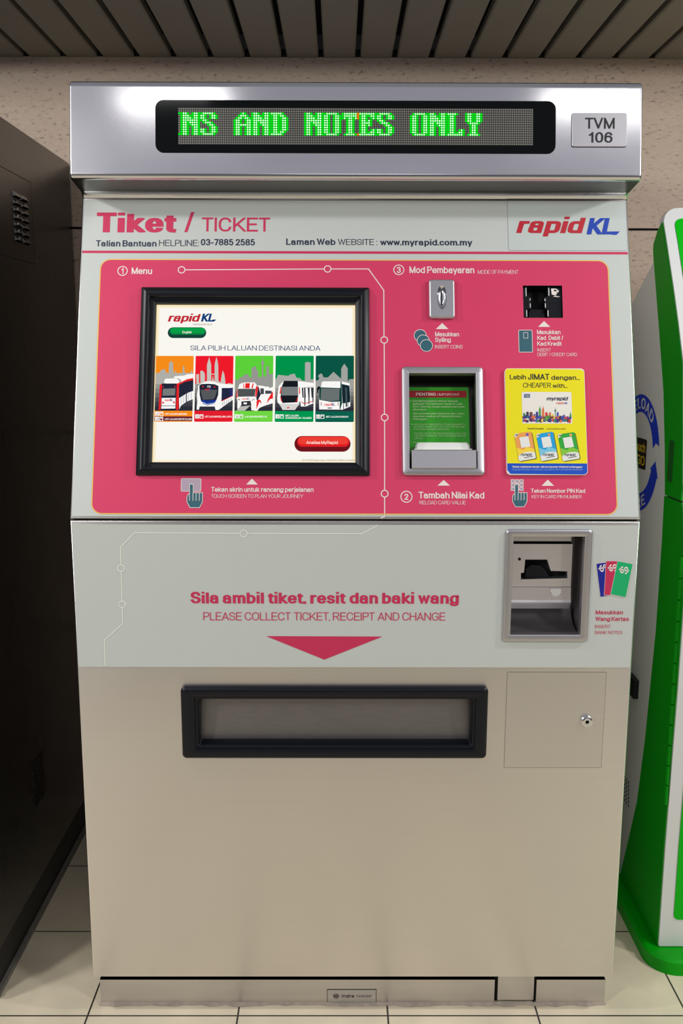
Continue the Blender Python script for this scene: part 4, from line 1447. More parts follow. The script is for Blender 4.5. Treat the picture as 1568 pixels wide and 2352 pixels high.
# -- display canopy
def build_canopy():
    mb = MB()
    top = HDR.p(0, HDR_H, 0)
    bot = HDR.p(0, 0, 0)
    pr = [(BACK_Y, 1.992), (top.y + .022, top.z + .012), (top.y + .010, top.z + .0095), (top.y + .003, top.z + .005), (top.y, top.z),
          tuple(HDR.p(0, HDR_H - .003, 0).yz), tuple(HDR.p(0, .003, 0).yz), (bot.y, bot.z)]
    R = .010
    for k in range(1, 8):
        a = math.radians(8 + 74 * k / 7)
        pr.append((bot.y + R - R * math.cos(a), bot.z - R * math.sin(a)))
    ly, lz = pr[-1]
    pr += [(.192, 1.7815), (.199, 1.7785), (.2025, 1.775), (CON_Y1 + .001, 1.7695), (BACK_Y, 1.7695)]
    n = len(pr)
    i0 = len(mb.v)
    ed = .0045
    xs = [(XL, -1), (XL + ed, 0), (XR - ed, 0), (XR, 1)]
    cy, cz = .4, 1.88

    def ring(x, k):
        out = []
        for y, z in pr:
            d = Vector((cy - y, cz - z))
            d.normalize()
            out.append((x, y + d.x * ed * k, z + d.y * ed * k))
        return out
    half = [(1 - math.cos(math.radians(t)), 1 - math.sin(math.radians(t))) for t in (0, 22.5, 45, 67.5, 90)]
    rings = [ring(XL + ed * a, b) for a, b in half] + [ring(XR - ed * a, b) for a, b in half[::-1]]
    nr = len(rings)
    for r_ in rings:
        mb.v += [Vector(p) for p in r_]
    mi = mb.mi(STEEL_HEAD)
    mu = mb.mi(brushed('dull_soffit_steel', (.20, .20, .19, 1), .35))  # underside strip in a darker steel than the canopy face
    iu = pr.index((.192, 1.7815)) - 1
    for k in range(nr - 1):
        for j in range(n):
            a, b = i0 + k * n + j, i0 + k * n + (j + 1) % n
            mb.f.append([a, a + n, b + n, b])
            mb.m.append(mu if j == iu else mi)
    for k, rev in ((0, False), (nr - 1, True)):
        f = [i0 + k * n + j for j in range(n)]
        mb.f.append(f[::-1] if rev else f)
        mb.m.append(mi)
    c = mb.build('display_canopy', tvm, 'brushed steel display canopy', smooth=True, weld=True)

    # number plate
    mb = MB()
    pb = HDR.box(1312.5, 261, 1438, 338)
    R2 = lambda d, r: rr(grow(pb, d), r, 4)
    mb.loft(HDR, [(R2(0, .004), 0), (R2(0, .004), .0024), (R2(-.0008, .0034), .003)], STEEL_SATIN, cap1=True)
    line(mb, HDR, R2(.0002, .004), .0008, .0004, GAP, True)
    f2 = HDR.shift(.003)
    put(mb, f2, 'TVM', 1343, 1411, 295, 270, BLACKINK, .16, .0003, seg=7, base1=296)
    put(mb, f2, '106', 1351, 1406, 327, 303, BLACKINK, .16, .0003, seg=7, base1=328)
    mb.build('number_plate', tvm, 'steel plate with black machine number')

    # display window
    wb = HDR.box(357, 231.5, 1275.5, 352)
    mb = MB()
    mb.loft(HDR, [(rr(wb, .016, 8), 0), (rr(wb, .016, 8), .0012)], BLACKGL, cap1=True)
    d = mb.build('led_display', tvm, 'black glass display window')
    f3 = HDR.shift(.0012)
    db = f3.box(409, 248.5, 1224, 333)
    ncol, nrow = 161, 16
    pu, pv = (db[2] - db[0]) / ncol, (db[3] - db[1]) / nrow
    ROM = {'N': 'C6E6F6FEDECEC6C6C6C6', 'S': '7CC6C660380C06C6C67C', 'A': '10386CC6C6FEC6C6C6C6', 'D': 'F86C666666666666' + '6CF8', 'O': '7CC6C6C6C6C6C6C6C67C',
           'T': '7E7E5A1818181818183C', 'E': 'FE666268786860' + '6266FE', 'L': 'F060606060606266' + '66FE', 'Y': '666666663C181818183C', 'I': '3C18181818181818183C'}
    ROM['L'] = 'F06060606060606266FE'
    lit = set()
    for ci, ch in enumerate('INS AND NOTES ONLY'):
        if ch == ' ':
            continue
        for r_ in range(10):
            byte = int(ROM[ch][2 * r_:2 * r_ + 2], 16)
            for bit in range(8):
                if byte & (128 >> bit):
                    lit.add((-6 + ci * 8 + bit, r_ + 2))
    near = set()
    for (x, y) in lit:
        for dx in (-1, 0, 1):
            near.add((x + dx, y))
    near = {p for p in near if 0 <= p[0] < ncol}
    amber = {(81, 2), (81, 3), (81, 4), (81, 11)}
    unlit_m = plain('unlit_led_lens', srgb(150, 143, 130), .4)
    board = plain('led_board', srgb(44, 50, 50), .5)
    green = glow('led_green', (.0, 1.0, .01, 1), 1.0)
    spill = glow('led_green_dim', (.0, .82, .008, 1), .95)  # unlit dots beside lit ones glow: light spill painted as colour
    hot = glow('led_green_core', (.75, 1.0, .75, 1), 2.2)
    amb = glow('led_amber', (1, .17, .0, 1), 1.1)
    A = MB()
    A.flat(f3, rect(db), .0002, board)
    Bm = MB()

    def dot(mb, x, y, r, w, mat, n=8):
        cu, cv = db[0] + (x + .5) * pu, db[3] - (y + .5) * pv
        mb.face([f3.p(cu + r * pu * math.cos(2 * math.pi * (k + .5) / n), cv + r * pv * math.sin(2 * math.pi * (k + .5) / n), w) for k in range(n)], mat)
    for y in range(nrow):
        for x in range(ncol):
            if (x, y) in amber:
                dot(Bm, x, y, .52, .0008, amb)
            elif (x, y) in near:
                dot(Bm, x, y, .53, .0006, green if (x, y) in lit else spill)
                if (x, y) in lit:
                    dot(Bm, x, y, .30, .0009, hot)
            else:
                dot(A, x, y, .34, .0005, unlit_m, 6)
    A.build('dot_matrix', d, 'grey grid of unlit dots')
    Bm.build('lit_lettering', d, 'glowing green dot lettering')


build_canopy()

# ------------------------------------------------------------------ green notice standing in the reload pocket
def build_notice():
    sc, ox, oy = 200 / 1568, 920, 840
    i = B_READER
    fr0 = CON.shift(-.035)
    b = fr0.box(920, ox * 0 + oy + 380 * sc, 1077, 1030)
    green = plain('green_notice_card', srgb(52, 160, 34), .3, 0, .4)
    red = plain('red_notice_band', srgb(168, 8, 26), .35)
    ink = plain('pale_notice_ink', srgb(176, 214, 150), .5)
    yel = plain('yellow_card_edge', srgb(200, 176, 20), .5)
    u0, u1 = i[0] - .001, fr0.uv(1077, 960)[0]
    # leans back a little from foot to head
    foot, head = CON.p(0, i[1] + .022, -.030), CON.p(0, fr0.uv(1000, oy + 380 * sc)[1], -.038)
    fr = Frame((0, foot.y, foot.z), (1, 0, 0), head - foot)
    hh = (head - foot).length
    t = thing('notice_card', (0, foot.y, foot.z), 'green notice card with red heading band standing in the steel reload pocket', 'sign')
    mb = MB()
    mb.loft(fr, [(rect((u0, 0, u1, hh)), -.0015), (rect((u0, 0, u1, hh)), 0)], yel)
    mb.flat(fr, rect((u0, 0, u1, hh)), 0, green)
    mb.build('card', t)
    X, Y = lambda z: ox + z * sc, lambda z: oy + z * sc
    mb = MB()
    va, vb = fr.uv(1000, Y(573))[1], fr.uv(1000, Y(452))[1]
    mb.flat(fr, rect((u0, va, fr.uv(X(1183), Y(510))[0], vb)), .0003, red)
    put(mb, fr, 'PENTING', X(275), X(630), Y(540), Y(487), WHITEINK, .2, .0006)
    put(mb, fr, '/ IMPORTANT', X(650), X(1060), Y(540), Y(495), WHITEINK, .1, .0006)
    mb.build('heading_band', t, 'red band with white heading')
    mb = MB()
    for txt, x0, x1, ba, h, wt in (('Kad MyRapid perlu ditukar kepada', 212, 1030, 650, 32, .19), ('MyRapid TnG sebelum / pada 31 Julai', 212, 1108, 702, 32, .19),
                                   ('2017. Oleh itu, fungsi tambah nilai telah', 215, 1152, 753, 32, .19), ('dihentikan', 217, 465, 804, 32, .19),
                                   ('Sila habiskan baki simpanan dan / atau', 217, 1143, 876, 32, .19), ('dapatkan nasihat di Pejabat Khidmat', 217, 1092, 926, 32, .19), ('Pelanggan.', 219, 482, 976, 32, .19),
                                   ('AS MYRAPID CARD NEEDS TO BE CHANGED TO', 235, 1166, 1071, 28, .11), ('MYRAPID TNG BY 31ST JULY 2017, THE RELOAD', 235, 1153, 1114, 28, .11), ('FUNCTION HAS BEEN DISABLED.', 237, 875, 1158, 28, .11),
                                   ('PLEASE USE UP THE REMAINING BALANCE AND', 240, 1183, 1233, 28, .11), ('/ OR SEEK ADVISE AT THE CUSTOMER SERVICE', 242, 1178, 1276, 28, .11), ('OFFICE.', 245, 398, 1323, 28, .11)):
        put(mb, fr, txt, X(x0), X(x1), Y(ba), Y(ba - h), ink, wt, .0004, seg=3, gap=.07)
    for y in (635, 1057):
        c = fr.uv(X(178 if y < 800 else 200), Y(y))
        mb.flat(fr, circ(c[0], c[1], .001, 8), .0004, WHITEINK)
    v = fr.uv(1000, Y(1388))[1]
    mb.flat(fr, rect((fr.uv(X(217), 1000)[0], v, fr.uv(X(1205), 1000)[0], v + .0007)), .0004, WHITEINK)
    mb.build('lettering', t, 'pale notice text')


build_notice()

# ------------------------------------------------------------------ yellow promotion board over the key pad
def build_board():
    sc, ox, oy = 210 / 1568, 1150, 840
    a, c, d, e = CON.uv(1159, 845), CON.uv(1343, 846.5), CON.uv(1349, 1093), CON.uv(1162, 1092)
    fr = CON.shift(.0075)
    a, c, d, e = fr.uv(1159.5, 845), fr.uv(1343, 847), fr.uv(1348.5, 1091), fr.uv(1162.5, 1090.5)
    b = ((a[0] + e[0]) / 2, (d[1] + e[1]) / 2, (c[0] + d[0]) / 2, (a[1] + c[1]) / 2)
    org = CON.p(b[0], b[1], .001)
    t = thing('promotion_board', org, 'small yellow promotion board with travel card pictures on the pink panel', 'sign')
    white = plain('board_white_edge', srgb(232, 230, 224), .5)
    yellow = plain('promotion_yellow', srgb(240, 228, 0), .35)
    blue = plain('promotion_blue', srgb(0, 78, 196), .35)
    mb = MB()
    mb.loft(fr, [(rr(b, .008, 5), -.0062), (rr(b, .008, 5), -.0004), (rr(grow(b, -.0006), .0075, 5), 0)], white, cap1=True)
    mb.build('board', t)
    X, Y = lambda z: ox + z * sc, lambda z: oy + z * sc
    q = lambda *pts: pxpoly(fr, pts, 0, sc, ox, oy)
    w = .0003
    i = grow(b, -.0011)
    vb = fr.uv(1255, Y(1676))[1]
    r = .0085
    outl = rr(i, .0075, 5)
    top = [p for p in outl if p[1] > vb]
    mb = MB()
    up = [(i[2], vb)] + rr(i, .0075, 5)[:12] + [(i[0], vb)]
    k = .006
    up = [(i[2], vb), (i[2], i[3] - k), (i[2] - k, i[3] - .0012)] + rr(i, .0075, 5)[6:12] + [(i[0], vb)]
    mb.flat(fr, up, w, yellow)
    lo_ = [(i[0], vb), (i[0], i[1] + .009), (i[0] + .006, i[1] + .001)] + rr(i, .0075, 5)[18:24] + [(i[2], vb)]
    mb.flat(fr, lo_, w, blue)
    mb.build('printed_face', t, 'yellow print with blue foot band')
    mb = MB()
    put(mb, fr, 'Lebih', X(155), X(430), Y(234), Y(152), BLACKINK, .15, w * 2)
    put(mb, fr, 'JIMAT', X(465), X(832), Y(239), Y(140), BLACKINK, .16, w * 2)
    put(mb, fr, 'dengan...', X(865), X(1355), Y(242), Y(163), BLACKINK, .15, w * 2)
    put(mb, fr, 'CHEAPER', X(378), X(862), Y(375), Y(292), BLACKINK, .1, w * 2, .08)
    put(mb, fr, 'with...', X(885), X(1148), Y(378), Y(305), BLACKINK, .13, w * 2, .08)
    put(mb, fr, 'Kad Konsesi', X(460), X(730), Y(1092), Y(1062), BLACKINK, .15, w * 2, seg=3)
    put(mb, fr, 'CONCESSION CARD', X(778), X(1108), Y(1096), Y(1071), BLACKINK, .1, w * 2, seg=3)
    put(mb, fr, 'Untuk maklumat lanjut, sila ke kaunter khidmat pelanggan', X(195), X(1395), Y(1746), Y(1713), WHITEINK, .2, w * 2, seg=3, gap=.06, base1=Y(1752))
    lt = plain('pale_blue_ink', srgb(150, 175, 230), .5)
    put(mb, fr, 'PLEASE PROCEED TO SERVICE COUNTER FOR FURTHER INFORMATION', X(195), X(1397), Y(1793), Y(1765), lt, .1, w * 2, seg=3, gap=.06, base1=Y(1799))
    mb.build('lettering', t, 'dark and white promotion text')
    # big travel card picture with a city skyline
    mb = MB()
    cb = fr.box(X(360), Y(451), X(1216), Y(994))
    mb.flat(fr, rr(cb, .003, 4), w * 2, plain('card_cream', srgb(238, 234, 224), .4))
    mb.flat(fr, q((395, 487), (496, 487), (496, 548), (397, 550)), w * 3, blue)
    put(mb, fr, 'Touch', X(403), X(488), Y(515), Y(494), yellow, .2, w * 4, seg=2)
    put(mb, fr, 'nGo', X(420), X(486), Y(540), Y(520), yellow, .2, w * 4, seg=2)
    put(mb, fr, 'myrapid', X(780), X(1157), Y(594), Y(530), NAVYINK, .19, w * 3, .26, 4, 4, .06)
    put(mb, fr, 'rapid', X(942), X(1090), Y(656), Y(622), plain('salmon_ink', srgb(226, 106, 100), .5), .17, w * 3, .26, 4, 3, .06)
    put(mb, fr, 'KL', X(1088), X(1152), Y(656), Y(626), plain('royal_ink', srgb(40, 60, 160), .5), .24, w * 3, .26, 4, 3, .06)
    inks = [plain('skyline_ink', srgb(*c_), .5) for c_ in ((70, 150, 60), (60, 40, 70), (50, 50, 140), (225, 110, 50), (210, 50, 50), (240, 200, 60), (150, 60, 120), (60, 80, 170), (110, 60, 50), (30, 120, 110))]
    sky = ((380, 415, 810, 0), (435, 475, 790, 1), (490, 540, 795, 8), (555, 590, 830, 7), (598, 636, 790, 2), (648, 684, 700, 0), (703, 740, 700, 3), (757, 800, 800, 4), (822, 855, 798, 3), (868, 905, 832, 5), (916, 946, 755, 9), (955, 988, 798, 7), (992, 1030, 858, 2), (1072, 1094, 838, 8), (1140, 1160, 872, 4), (1174, 1208, 798, 0))
    for x0, x1, y, k in sky:
        m_ = (x0 + x1) / 2
        if x0 in (648, 703, 1174):
            pts = ((x0, 900), (x0 + 2, y + 55), (m_ - 4, y + 15), (m_, y - 15), (m_ + 4, y + 15), (x1 - 2, y + 55), (x1, 900))
        elif x0 == 916:
            pts = ((m_ - 6, 900), (m_ - 4, 795), (x0, 785), (x0 + 2, 765), (m_ - 3, 750), (m_, 710), (m_ + 3, 750), (x1 - 2, 765), (x1, 785), (m_ + 4, 795), (m_ + 6, 900))
        else:
            pts = ((x0, 900), (x0, y + 12), (x0 + 8, y), (x1 - 8, y), (x1, y + 12), (x1, 900))
        mb.flat(fr, q(*pts), w * 3, inks[k])
    rnd = random.Random(3)
    for k in range(46):
        x, y, r_ = 385 + (k % 23) * 36 + rnd.uniform(-12, 12), 895 + (k // 23) * 52 + rnd.uniform(-14, 8), rnd.uniform(22, 38)
        pts = [(min(1210, max(368, x + r_ * math.cos(a * .9) * rnd.uniform(.7, 1.2))), min(986, y + r_ * math.sin(a * .9) * rnd.uniform(.7, 1.2))) for a in range(7)]
        mb.flat(fr, q(*pts), w * 3.2 + k * 4e-6, inks[rnd.randrange(len(inks))])
    mb.build('travel_card_picture', t, 'cream card picture with coloured city skyline')
    # three concession cards
    for (tl, tr, br, bl), dark_, light_, dot_, name in (
            (((225, 1170), (520, 1130), (600, 1590), (310, 1640)), (240, 160, 80), (250, 214, 60), (90, 90, 200), 'orange'),
            (((600, 1175), (890, 1130), (975, 1590), (690, 1640)), (0, 160, 222), (120, 200, 226), (240, 150, 90), 'blue'),
            (((970, 1180), (1260, 1138), (1350, 1595), (1060, 1640)), (30, 168, 50), (130, 200, 50), (240, 170, 90), 'green')):
        mb = MB()

        def at(s_, t_):
            x = tl[0] + (tr[0] - tl[0]) * s_ + (bl[0] - tl[0]) * t_ + (br[0] - tr[0] - bl[0] + tl[0]) * s_ * t_
            y = tl[1] + (tr[1] - tl[1]) * s_ + (bl[1] - tl[1]) * t_ + (br[1] - tr[1] - bl[1] + tl[1]) * s_ * t_
            return (x, y)
        P = lambda *st: q(*[at(*z) for z in st])
        cw = [(.07, 0), (.93, 0), (.98, .02), (1, .05), (1, .95), (.98, .98), (.93, 1), (.07, 1), (.02, .98), (0, .95), (0, .05), (.02, .02)]
        mb.flat(fr, P(*[(z[0] + .05, z[1] + .03) for z in cw]), w * 2, plain('printed_card_shade', srgb(120, 112, 8), .5))
        mb.flat(fr, P(*cw), w * 3, plain(name + '_card_ink', srgb(*dark_), .45))
        mb.flat(fr, P((0, .5), (.35, .62), (.6, .52), (1, .66), (1, .8), (0, .8)), w * 3.5, plain(name + '_card_light_ink', srgb(*light_), .45))
        mb.flat(fr, P((0, .82), (.2, .745), (.5, .71), (.8, .73), (1, .78), (1, .95), (.98, .98), (.93, 1), (.07, 1), (.02, .98), (0, .95)), w * 4, WHITEPL)
        mb.flat(fr, P((.0, .05), (.02, .02), (.07, 0), (.24, 0), (.2, .07), (0, .15)), w * 4, WHITEPL)
        mb.flat(fr, P((.06, .04), (.2, .03), (.2, .065), (.06, .075)), w * 4.5, BLACKINK)
        mb.flat(fr, P((.25, .155), (.78, .155), (.8, .54), (.26, .54)), w * 4.2, WHITEPL)
        cx, cy = at(.74, .09)
        mb.flat(fr, q(*[(cx + 24 * math.cos(k * .628), cy + 24 * math.sin(k * .628)) for k in range(10)]), w * 4.2, plain(name + '_card_badge', srgb(*dot_), .45))
        x0, y0 = at(.14, .86)
        x1, y1 = at(.82, .84)
        put(mb, fr, 'myrapid', X(x0), X(x1), Y(y0 + 6), Y(y0 - 42), NAVYINK, .13, w * 5, .26, 4, 3, .06, Y(y1 - 10))
        a0, a1 = at(.34, .905), at(.84, .905)
        mb.flat(fr, q((a0[0], a0[1] - 4), (a1[0], a1[1] - 4), (a1[0], a1[1] + 5), (a0[0], a0[1] + 5)), w * 5, BLACKINK)
        mb.build('concession_card_picture', t, name + ' concession card picture')


build_board()

# ------------------------------------------------------------------ steel cabinet on the left
CAB_X = -.7738
SIDE = Frame((CAB_X, 0, 0), (0, 1, 0), (0, 0, 1))      # its right-hand side, facing +x


def build_cabinet():
    cab = thing('steel_cabinet', (-1.3, .5, 0), 'dark steel cabinet with vent louvres, in shadow left of the ticket machine', 'cabinet')
    zt, y0, y1 = 1.98, .03, WALL_Y - .012
    xl = CAB_X - 1.1
    side = brushed('cabinet_side_steel', (.15, .147, .143, 1), .28, (300, 3, 300), .3, 'Y', .08)
    mb = MB()
    mb.boxw((xl, y0, .10), (CAB_X, y1, zt), side)
    mb.build('body', cab, bevel=.003, weld=True)
    mb = MB()
    mb.boxw((xl + .01, y0 + .02, 0), (CAB_X - .006, y1, .10), plain('black_cabinet_base', srgb(28, 27, 26), .5))
    mb.build('base', cab, 'black base')
    mb = MB()
    mb.boxw((CAB_X - .006, y0 + .02, 0), (CAB_X + .004, y1, .012), plain('grey_sealant', srgb(120, 116, 108), .7, 0, .5, .3, 40))
    mb.build('sealant_bead', cab, 'grey bead of sealant along the floor')

    def panel(b):
        mb = MB()
        line(mb, SIDE, rect(b), .0012, .0004, GAP, True)
        return mb.build('access_panel', cab)

    def louvres(p, u0, du, v0, dv, rows, dep=.007):
        for c in range(2):
            for r_ in range(rows):
                mb = MB()
                ua, va = u0 + c * (du + .006), v0 - r_ * dv - c * .0
                ub, vb = ua + du, va - dv * .72
                # pressed hood: open at the foot, closed at the head
                P = SIDE.p
                top = [P(ua, va, 0), P(ub, va, 0)]
                out = [P(ua + .003, vb + .002, dep), P(ub - .003, vb + .002, dep)]
                foot = [P(ua, vb, 0), P(ub, vb, 0)]
                mb.face([top[1], top[0], out[0], out[1]], side)
                mb.face([top[0], foot[0], out[0]], side)
                mb.face([foot[1], top[1], out[1]], side)
                mb.face([P(ua + .001, vb + .004, .0006), P(ub - .001, vb + .004, .0006), P(ub - .001, vb - .002, .0006), P(ua + .001, vb - .002, .0006)], DEEP)
                mb.build('vent_louvre', p)
    a, b = SIDE.uv(28, 440), SIDE.uv(67, 575)
    pb = (.30, b[1] - .03, SIDE.uv(70, 417)[0], SIDE.uv(70, 419)[1])
    p = panel(pb)
    louvres(p, a[0] - .002, (b[0] - a[0] - .004) / 2, a[1] + .002, (a[1] - b[1] - .006) / 7, 7)
    a, b = SIDE.uv(72, 1752), SIDE.uv(106, 1862)
    p = panel((.40, .42, b[0] + .02, a[1] + .05))
    louvres(p, a[0], (b[0] - a[0] - .006) / 2, a[1], .0185, 7, .0025)


build_cabinet()

# ------------------------------------------------------------------ green and white kiosk on the right
KX = .775
KS = Frame((KX, 0, 0), (0, -1, 0), (0, 0, 1))          # its left-hand side, facing -x (u = -y)


def build_kiosk():
    k = thing('reload_kiosk', (1.05, .4, 0), 'bright green and white reload kiosk standing right of the ticket machine', 'kiosk')
    G1 = plain('kiosk_green', srgb(0, 158, 12), .45, 0, .2)
    G2 = plain('kiosk_panel_green', srgb(0, 186, 14), .4, 0, .2)
    WT = plain('kiosk_white', srgb(226, 228, 226), .35, 0, .5)
    BL = plain('kiosk_sticker_blue', srgb(4, 58, 215), .4)
    XR2 = KX + .56
    # side profile (y, z): front edge from foot to head, then the back
    front = [(.188, .038), (.188, .30), (.183, .50), (.178, .70), (.178, .90), (.192, 1.02), (.2227, 1.123), (.248, 1.27), (.278, 1.428), (.325, 1.52), (.370, 1.60), (.432, 1.704), (.4656, 1.757)]
    back = [(.4933, 1.741), (.5163, 1.713), (.5166, 1.698), (.5095, 1.676), (.662, 1.583), (.80, 1.50), (.94, 1.41), (.94, .038)]
    prof = front + back
    mb = MB()
    for x, rev in ((KX, False), (XR2, True)):
        f = Frame((x, 0, 0), (0, -1, 0), (0, 0, 1)) if not rev else Frame((x, 0, 0), (0, 1, 0), (0, 0, 1))
        s_ = -1 if not rev else 1
        mb.flat(f, [(s_ * y, z) for y, z in prof], 0, WT)
    for j in range(len(prof)):
        (ya, za), (yb, zb) = prof[j], prof[(j + 1) % len(prof)]
        mb.face([(KX, ya, za), (XR2, ya, za), (XR2, yb, zb), (KX, yb, zb)], WT)
    mb.flat(KS, [(-y, z) for y, z in ((.224, 1.112), (.318, 1.112), (.318, 1.125), (.224, 1.128))], .0008, GAP)
    body = mb.build('body', k, 'white body')
    # green side band along the front edge, curved at its rear
    upper_rear = [(.5163, 1.713), (.5166, 1.698), (.5095, 1.676), (.4373, 1.502), (.381, 1.359), (.346, 1.218), (.3285, 1.1205)]
    lower_rear = [(.332, 1.1165), (.328, 1.006), (.330, .784), (.357, .49), (.3856, .311), (.428, .19), (.483, .040)]

    def side(pts, name, label=None, hook=None):
        mb = MB()
        f = KS
        mb.loft(f, [([(-y, z) for y, z in pts], .0), ([(-y, z) for y, z in pts], .004)], G1)
        mb.flat(f, [(-y, z) for y, z in pts], .004, G1)
        return mb.build(name, k, label)
    fu = [(.2235, 1.1225), (.248, 1.27), (.278, 1.428), (.325, 1.52), (.370, 1.60), (.432, 1.704), (.4656, 1.757), (.4933, 1.741)]
    su = side(fu + upper_rear, 'upper_side_cover', 'green upper side cover')
    fl = [(.188, .040), (.188, .30), (.183, .50), (.178, .70), (.178, .90), (.192, 1.02), (.2215, 1.1185)]
    sl = side(fl + lower_rear, 'lower_side_cover', 'green lower side cover')
    mb = MB()
    dk = plain('green_grip_recess', srgb(4, 96, 14), .5)
    b = (-KS.uv(1541, 1010)[0], KS.uv(1553, 1112)[1], -KS.uv(1553, 1010)[0], KS.uv(1541, 1010)[1])
    gr = rr((-b[0], b[1], -b[2], b[3]), .005, 4)
    mb.flat(KS, gr, .0043, dk)
    mb.build('finger_grip', su, 'darker green grip')
    # piano hinge knuckles down the door edge
    mb = MB()
    h0, h1 = KS.uv(1563, 1280, .008), KS.uv(1526, 1850, .008)
    n = 12
    for j in range(n):
        t0, t1 = j / n, (j + .93) / n
        u0, v0 = h0[0] + (h1[0] - h0[0]) * t0, h0[1] + (h1[1] - h0[1]) * t0
        u1, v1 = h0[0] + (h1[0] - h0[0]) * t1, h0[1] + (h1[1] - h0[1]) * t1
        ring = lambda u, v: [KS.p(u + .006 * math.cos(a * math.pi / 4), v, .004 + max(0, .006 * math.sin(a * math.pi / 4))) for a in range(9)]
        A, B_ = ring(u0, v0), ring(u1, v1)
        for a in range(8):
            mb.face([A[a], A[a + 1], B_[a + 1], B_[a]], G1)
        mb.face(A, G1)
        mb.face(B_[::-1], G1)
    mb.build('hinge', sl, 'green piano hinge')
    # front: white rounded frame with green panel, laid along the profile
    def front_at(z):
        for (ya, za), (yb, zb) in zip(front, front[1:]):
            if za <= z <= zb:
                return ya + (yb - ya) * (z - za) / (zb - za)
        (ya, za), (yb, zb) = front[-2:]
        return yb + (z - zb) * (yb - ya) / (zb - za)
    zs = sorted(set([p[1] for p in front] + [.08, .16]))

    def strip(x0f, x1, za, zb, off, mat, name, label, r, thick):
        """panel following the front; x0f rounds the two left corners with radius r"""
        lv = sorted([z for z in zs if za < z < zb] + [za, zb] + [za + r * (1 - math.cos(a * math.pi / 12)) for a in range(1, 7)] + [zb - r * (1 - math.cos(a * math.pi / 12)) for a in range(1, 7)])
        mb = MB()
        rows = []
        for z in lv:
            d = 0
            if z < za + r:
                d = r - math.sqrt(max(0, r * r - (za + r - z) ** 2))
            elif z > zb - r:
                d = r - math.sqrt(max(0, r * r - (z - zb + r) ** 2))
            y = front_at(z)
            rows.append((x0f + d, x1 - d, y, z))
        for a, b in zip(rows, rows[1:]):
            mb.face([(a[0], a[2] - off, a[3]), (a[1], a[2] - off, a[3]), (b[1], b[2] - off, b[3]), (b[0], b[2] - off, b[3])], mat)
            mb.face([(a[0], a[2] - off + thick, a[3]), (a[0], a[2] - off, a[3]), (b[0], b[2] - off, b[3]), (b[0], b[2] - off + thick, b[3])], mat)
            mb.face([(a[1], a[2] - off, a[3]), (a[1], a[2] - off + thick, a[3]), (b[1], b[2] - off + thick, b[3]), (b[1], b[2] - off, b[3])], mat)
        for rr_, up in ((rows[0], 0), (rows[-1], 1)):
            mb.face([(rr_[0], rr_[2] - off, rr_[3]), (rr_[1], rr_[2] - off, rr_[3]), (rr_[1], rr_[2] - off + thick, rr_[3]), (rr_[0], rr_[2] - off + thick, rr_[3])], mat)
        return mb.build(name, k, label)
    strip(KX - .001, XR2 + .001, .040, 1.1195, .006, WT, 'lower_front_frame', 'white lower front', .004, .008)
    strip(KX - .001, XR2 + .001, 1.1225, 1.793, .006, WT, 'upper_front_frame', 'white upper front with rounded top', .040, .030)
    strip(KX + .030, XR2 - .030, .112, 1.090, .008, G2, 'lower_front_panel', 'bright green lower front panel', .012, .003)
    strip(KX + .024, XR2 - .024, 1.155, 1.766, .008, G2, 'upper_front_panel', 'bright green upper front panel', .018, .003)
    # sticker: two blue arrows chasing round a square badge
    mb = MB()
    w = .0004
    top, bot = KS.uv(1466, 904), KS.uv(1470, 1177)
    cv = (top[1] + bot[1]) / 2
    R1 = (top[1] - bot[1]) / 2
    rgt = KS.uv(1513, 1040)
    cu = rgt[0] - R1 * .985
    R0 = R1 * .70

    def arc(a0, a1, ra, rb, n=18):
        return [(cu + ra * math.cos(math.radians(a0 + (a1 - a0) * j / n)), cv + ra * math.sin(math.radians(a0 + (a1 - a0) * j / n))) for j in range(n + 1)] + \
               [(cu + rb * math.cos(math.radians(a1 + (a0 - a1) * j / n)), cv + rb * math.sin(math.radians(a1 + (a0 - a1) * j / n))) for j in range(n + 1)]
    rm = (R0 + R1) / 2
    pol = lambda r_, a: (cu + r_ * math.cos(math.radians(a)), cv + r_ * math.sin(math.radians(a)))
    mb.flat(KS, arc(12, 168, R1, R0)[:19] + [pol(R1 * 1.06, 170), pol(rm, 186), pol(R0 * .92, 170)] + arc(12, 168, R1, R0)[19:] + [pol(rm, 17)], w, BL)
    mb.flat(KS, arc(-168, -18, R1, R0)[:19] + [pol(R1 * 1.06, -18), pol(rm, -3), pol(R0 * .92, -18)] + arc(-168, -18, R1, R0)[19:] + [pol(rm, -163)], w, BL)
    rs = (R1 - R0) * .62

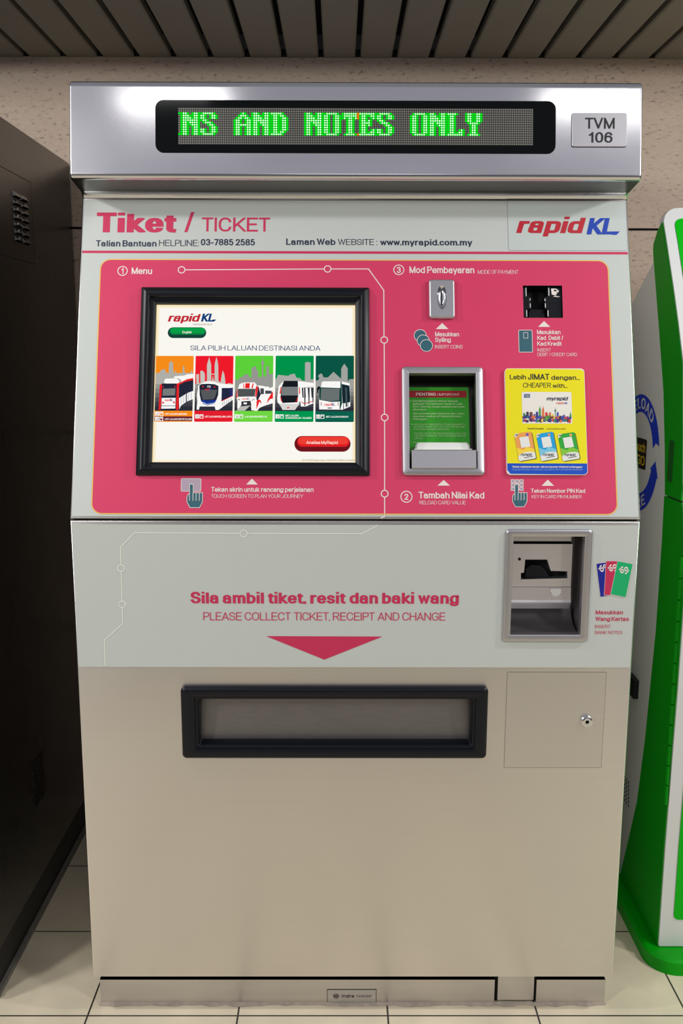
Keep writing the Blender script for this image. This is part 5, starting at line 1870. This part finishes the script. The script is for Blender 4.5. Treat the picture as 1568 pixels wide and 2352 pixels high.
    def curved(txt, a_mid, span, up):
        polys, Wd = text_polys(txt, .22, 2.3, 3, .12)
        for poly in polys:
            pts = []
            for x, y in poly:
                f = (x / Wd - .5) * span
                if up:
                    pts.append(pol(rm - rs / 2 + y * rs, a_mid - f))
                else:
                    pts.append(pol(rm + rs / 2 - y * rs, a_mid + f))
            mb.polys(KS, [pts], w + .0003, WT)
    curved('RELOAD', 90, 92, True)
    curved('HERE', -90, 62, False)
    bb = KS.box(1440, 1007, 1484, 1076)
    hv = (bb[3] - bb[1]) / 2
    bx = (cu - hv * 1.5, cv - hv, bb[2], cv + hv)
    mb.flat(KS, rr(bx, .006, 4), w, plain('badge_black', srgb(16, 16, 24), .4))
    yl = plain('badge_yellow', srgb(226, 196, 20), .4)
    for txt, v0, v1 in (('Touch', .12, .75), ('n GO', -.75, -.12)):
        polys, Wd = text_polys(txt, .2, 3.5, 4, .1)
        uA, uB = bx[0] + .012, bx[2] - .008
        mb.polys(KS, [[(uA + (uB - uA) * x / Wd, cv + hv * (v0 + (v1 - v0) * y)) for x, y in p] for p in polys], w + .0003, yl)
    mb.build('reload_sticker', body, 'blue circular arrows around a black badge')
    # power inlet and vent holes further back on the side
    mb = MB()
    b = KS.box(1440, 1548, 1467, 1592)
    mb.slab(KS, rect((b[0] - .02, b[1], b[2], b[3])), 0, .012, BLACKPL)
    mb.build('power_inlet', body, 'black power inlet')
    mb = MB()
    for r_ in range(7):
        for c in range(3):
            u, v = KS.uv(1442, 1795 + r_ * 9)
            mb.flat(KS, circ(u - c * .016 + .004, v, .004, 8), .0004, DEEP)
    mb.build('vent', body, 'dark vent holes')
    # foot plate with rounded front corners
    mb = MB()
    fr = Frame((0, 0, 0), (1, 0, 0), (0, 1, 0))
    x0, x1, yf = .740, XR2 + .022, .128
    pts = rr((x0, yf, x1, 1.1), .07, 10)
    pts = [(x, min(y, .95)) for x, y in pts]
    ins = [(x + (.006 if x < 1 else -.006), y + (.006 if y < .5 else -.001)) for x, y in pts]
    mb.loft(fr, [(pts, 0), (pts, .032), (ins, .038)], G1, cap1=True)
    mb.build('foot_plate', k, 'green rounded foot plate', smooth=True)


build_kiosk()
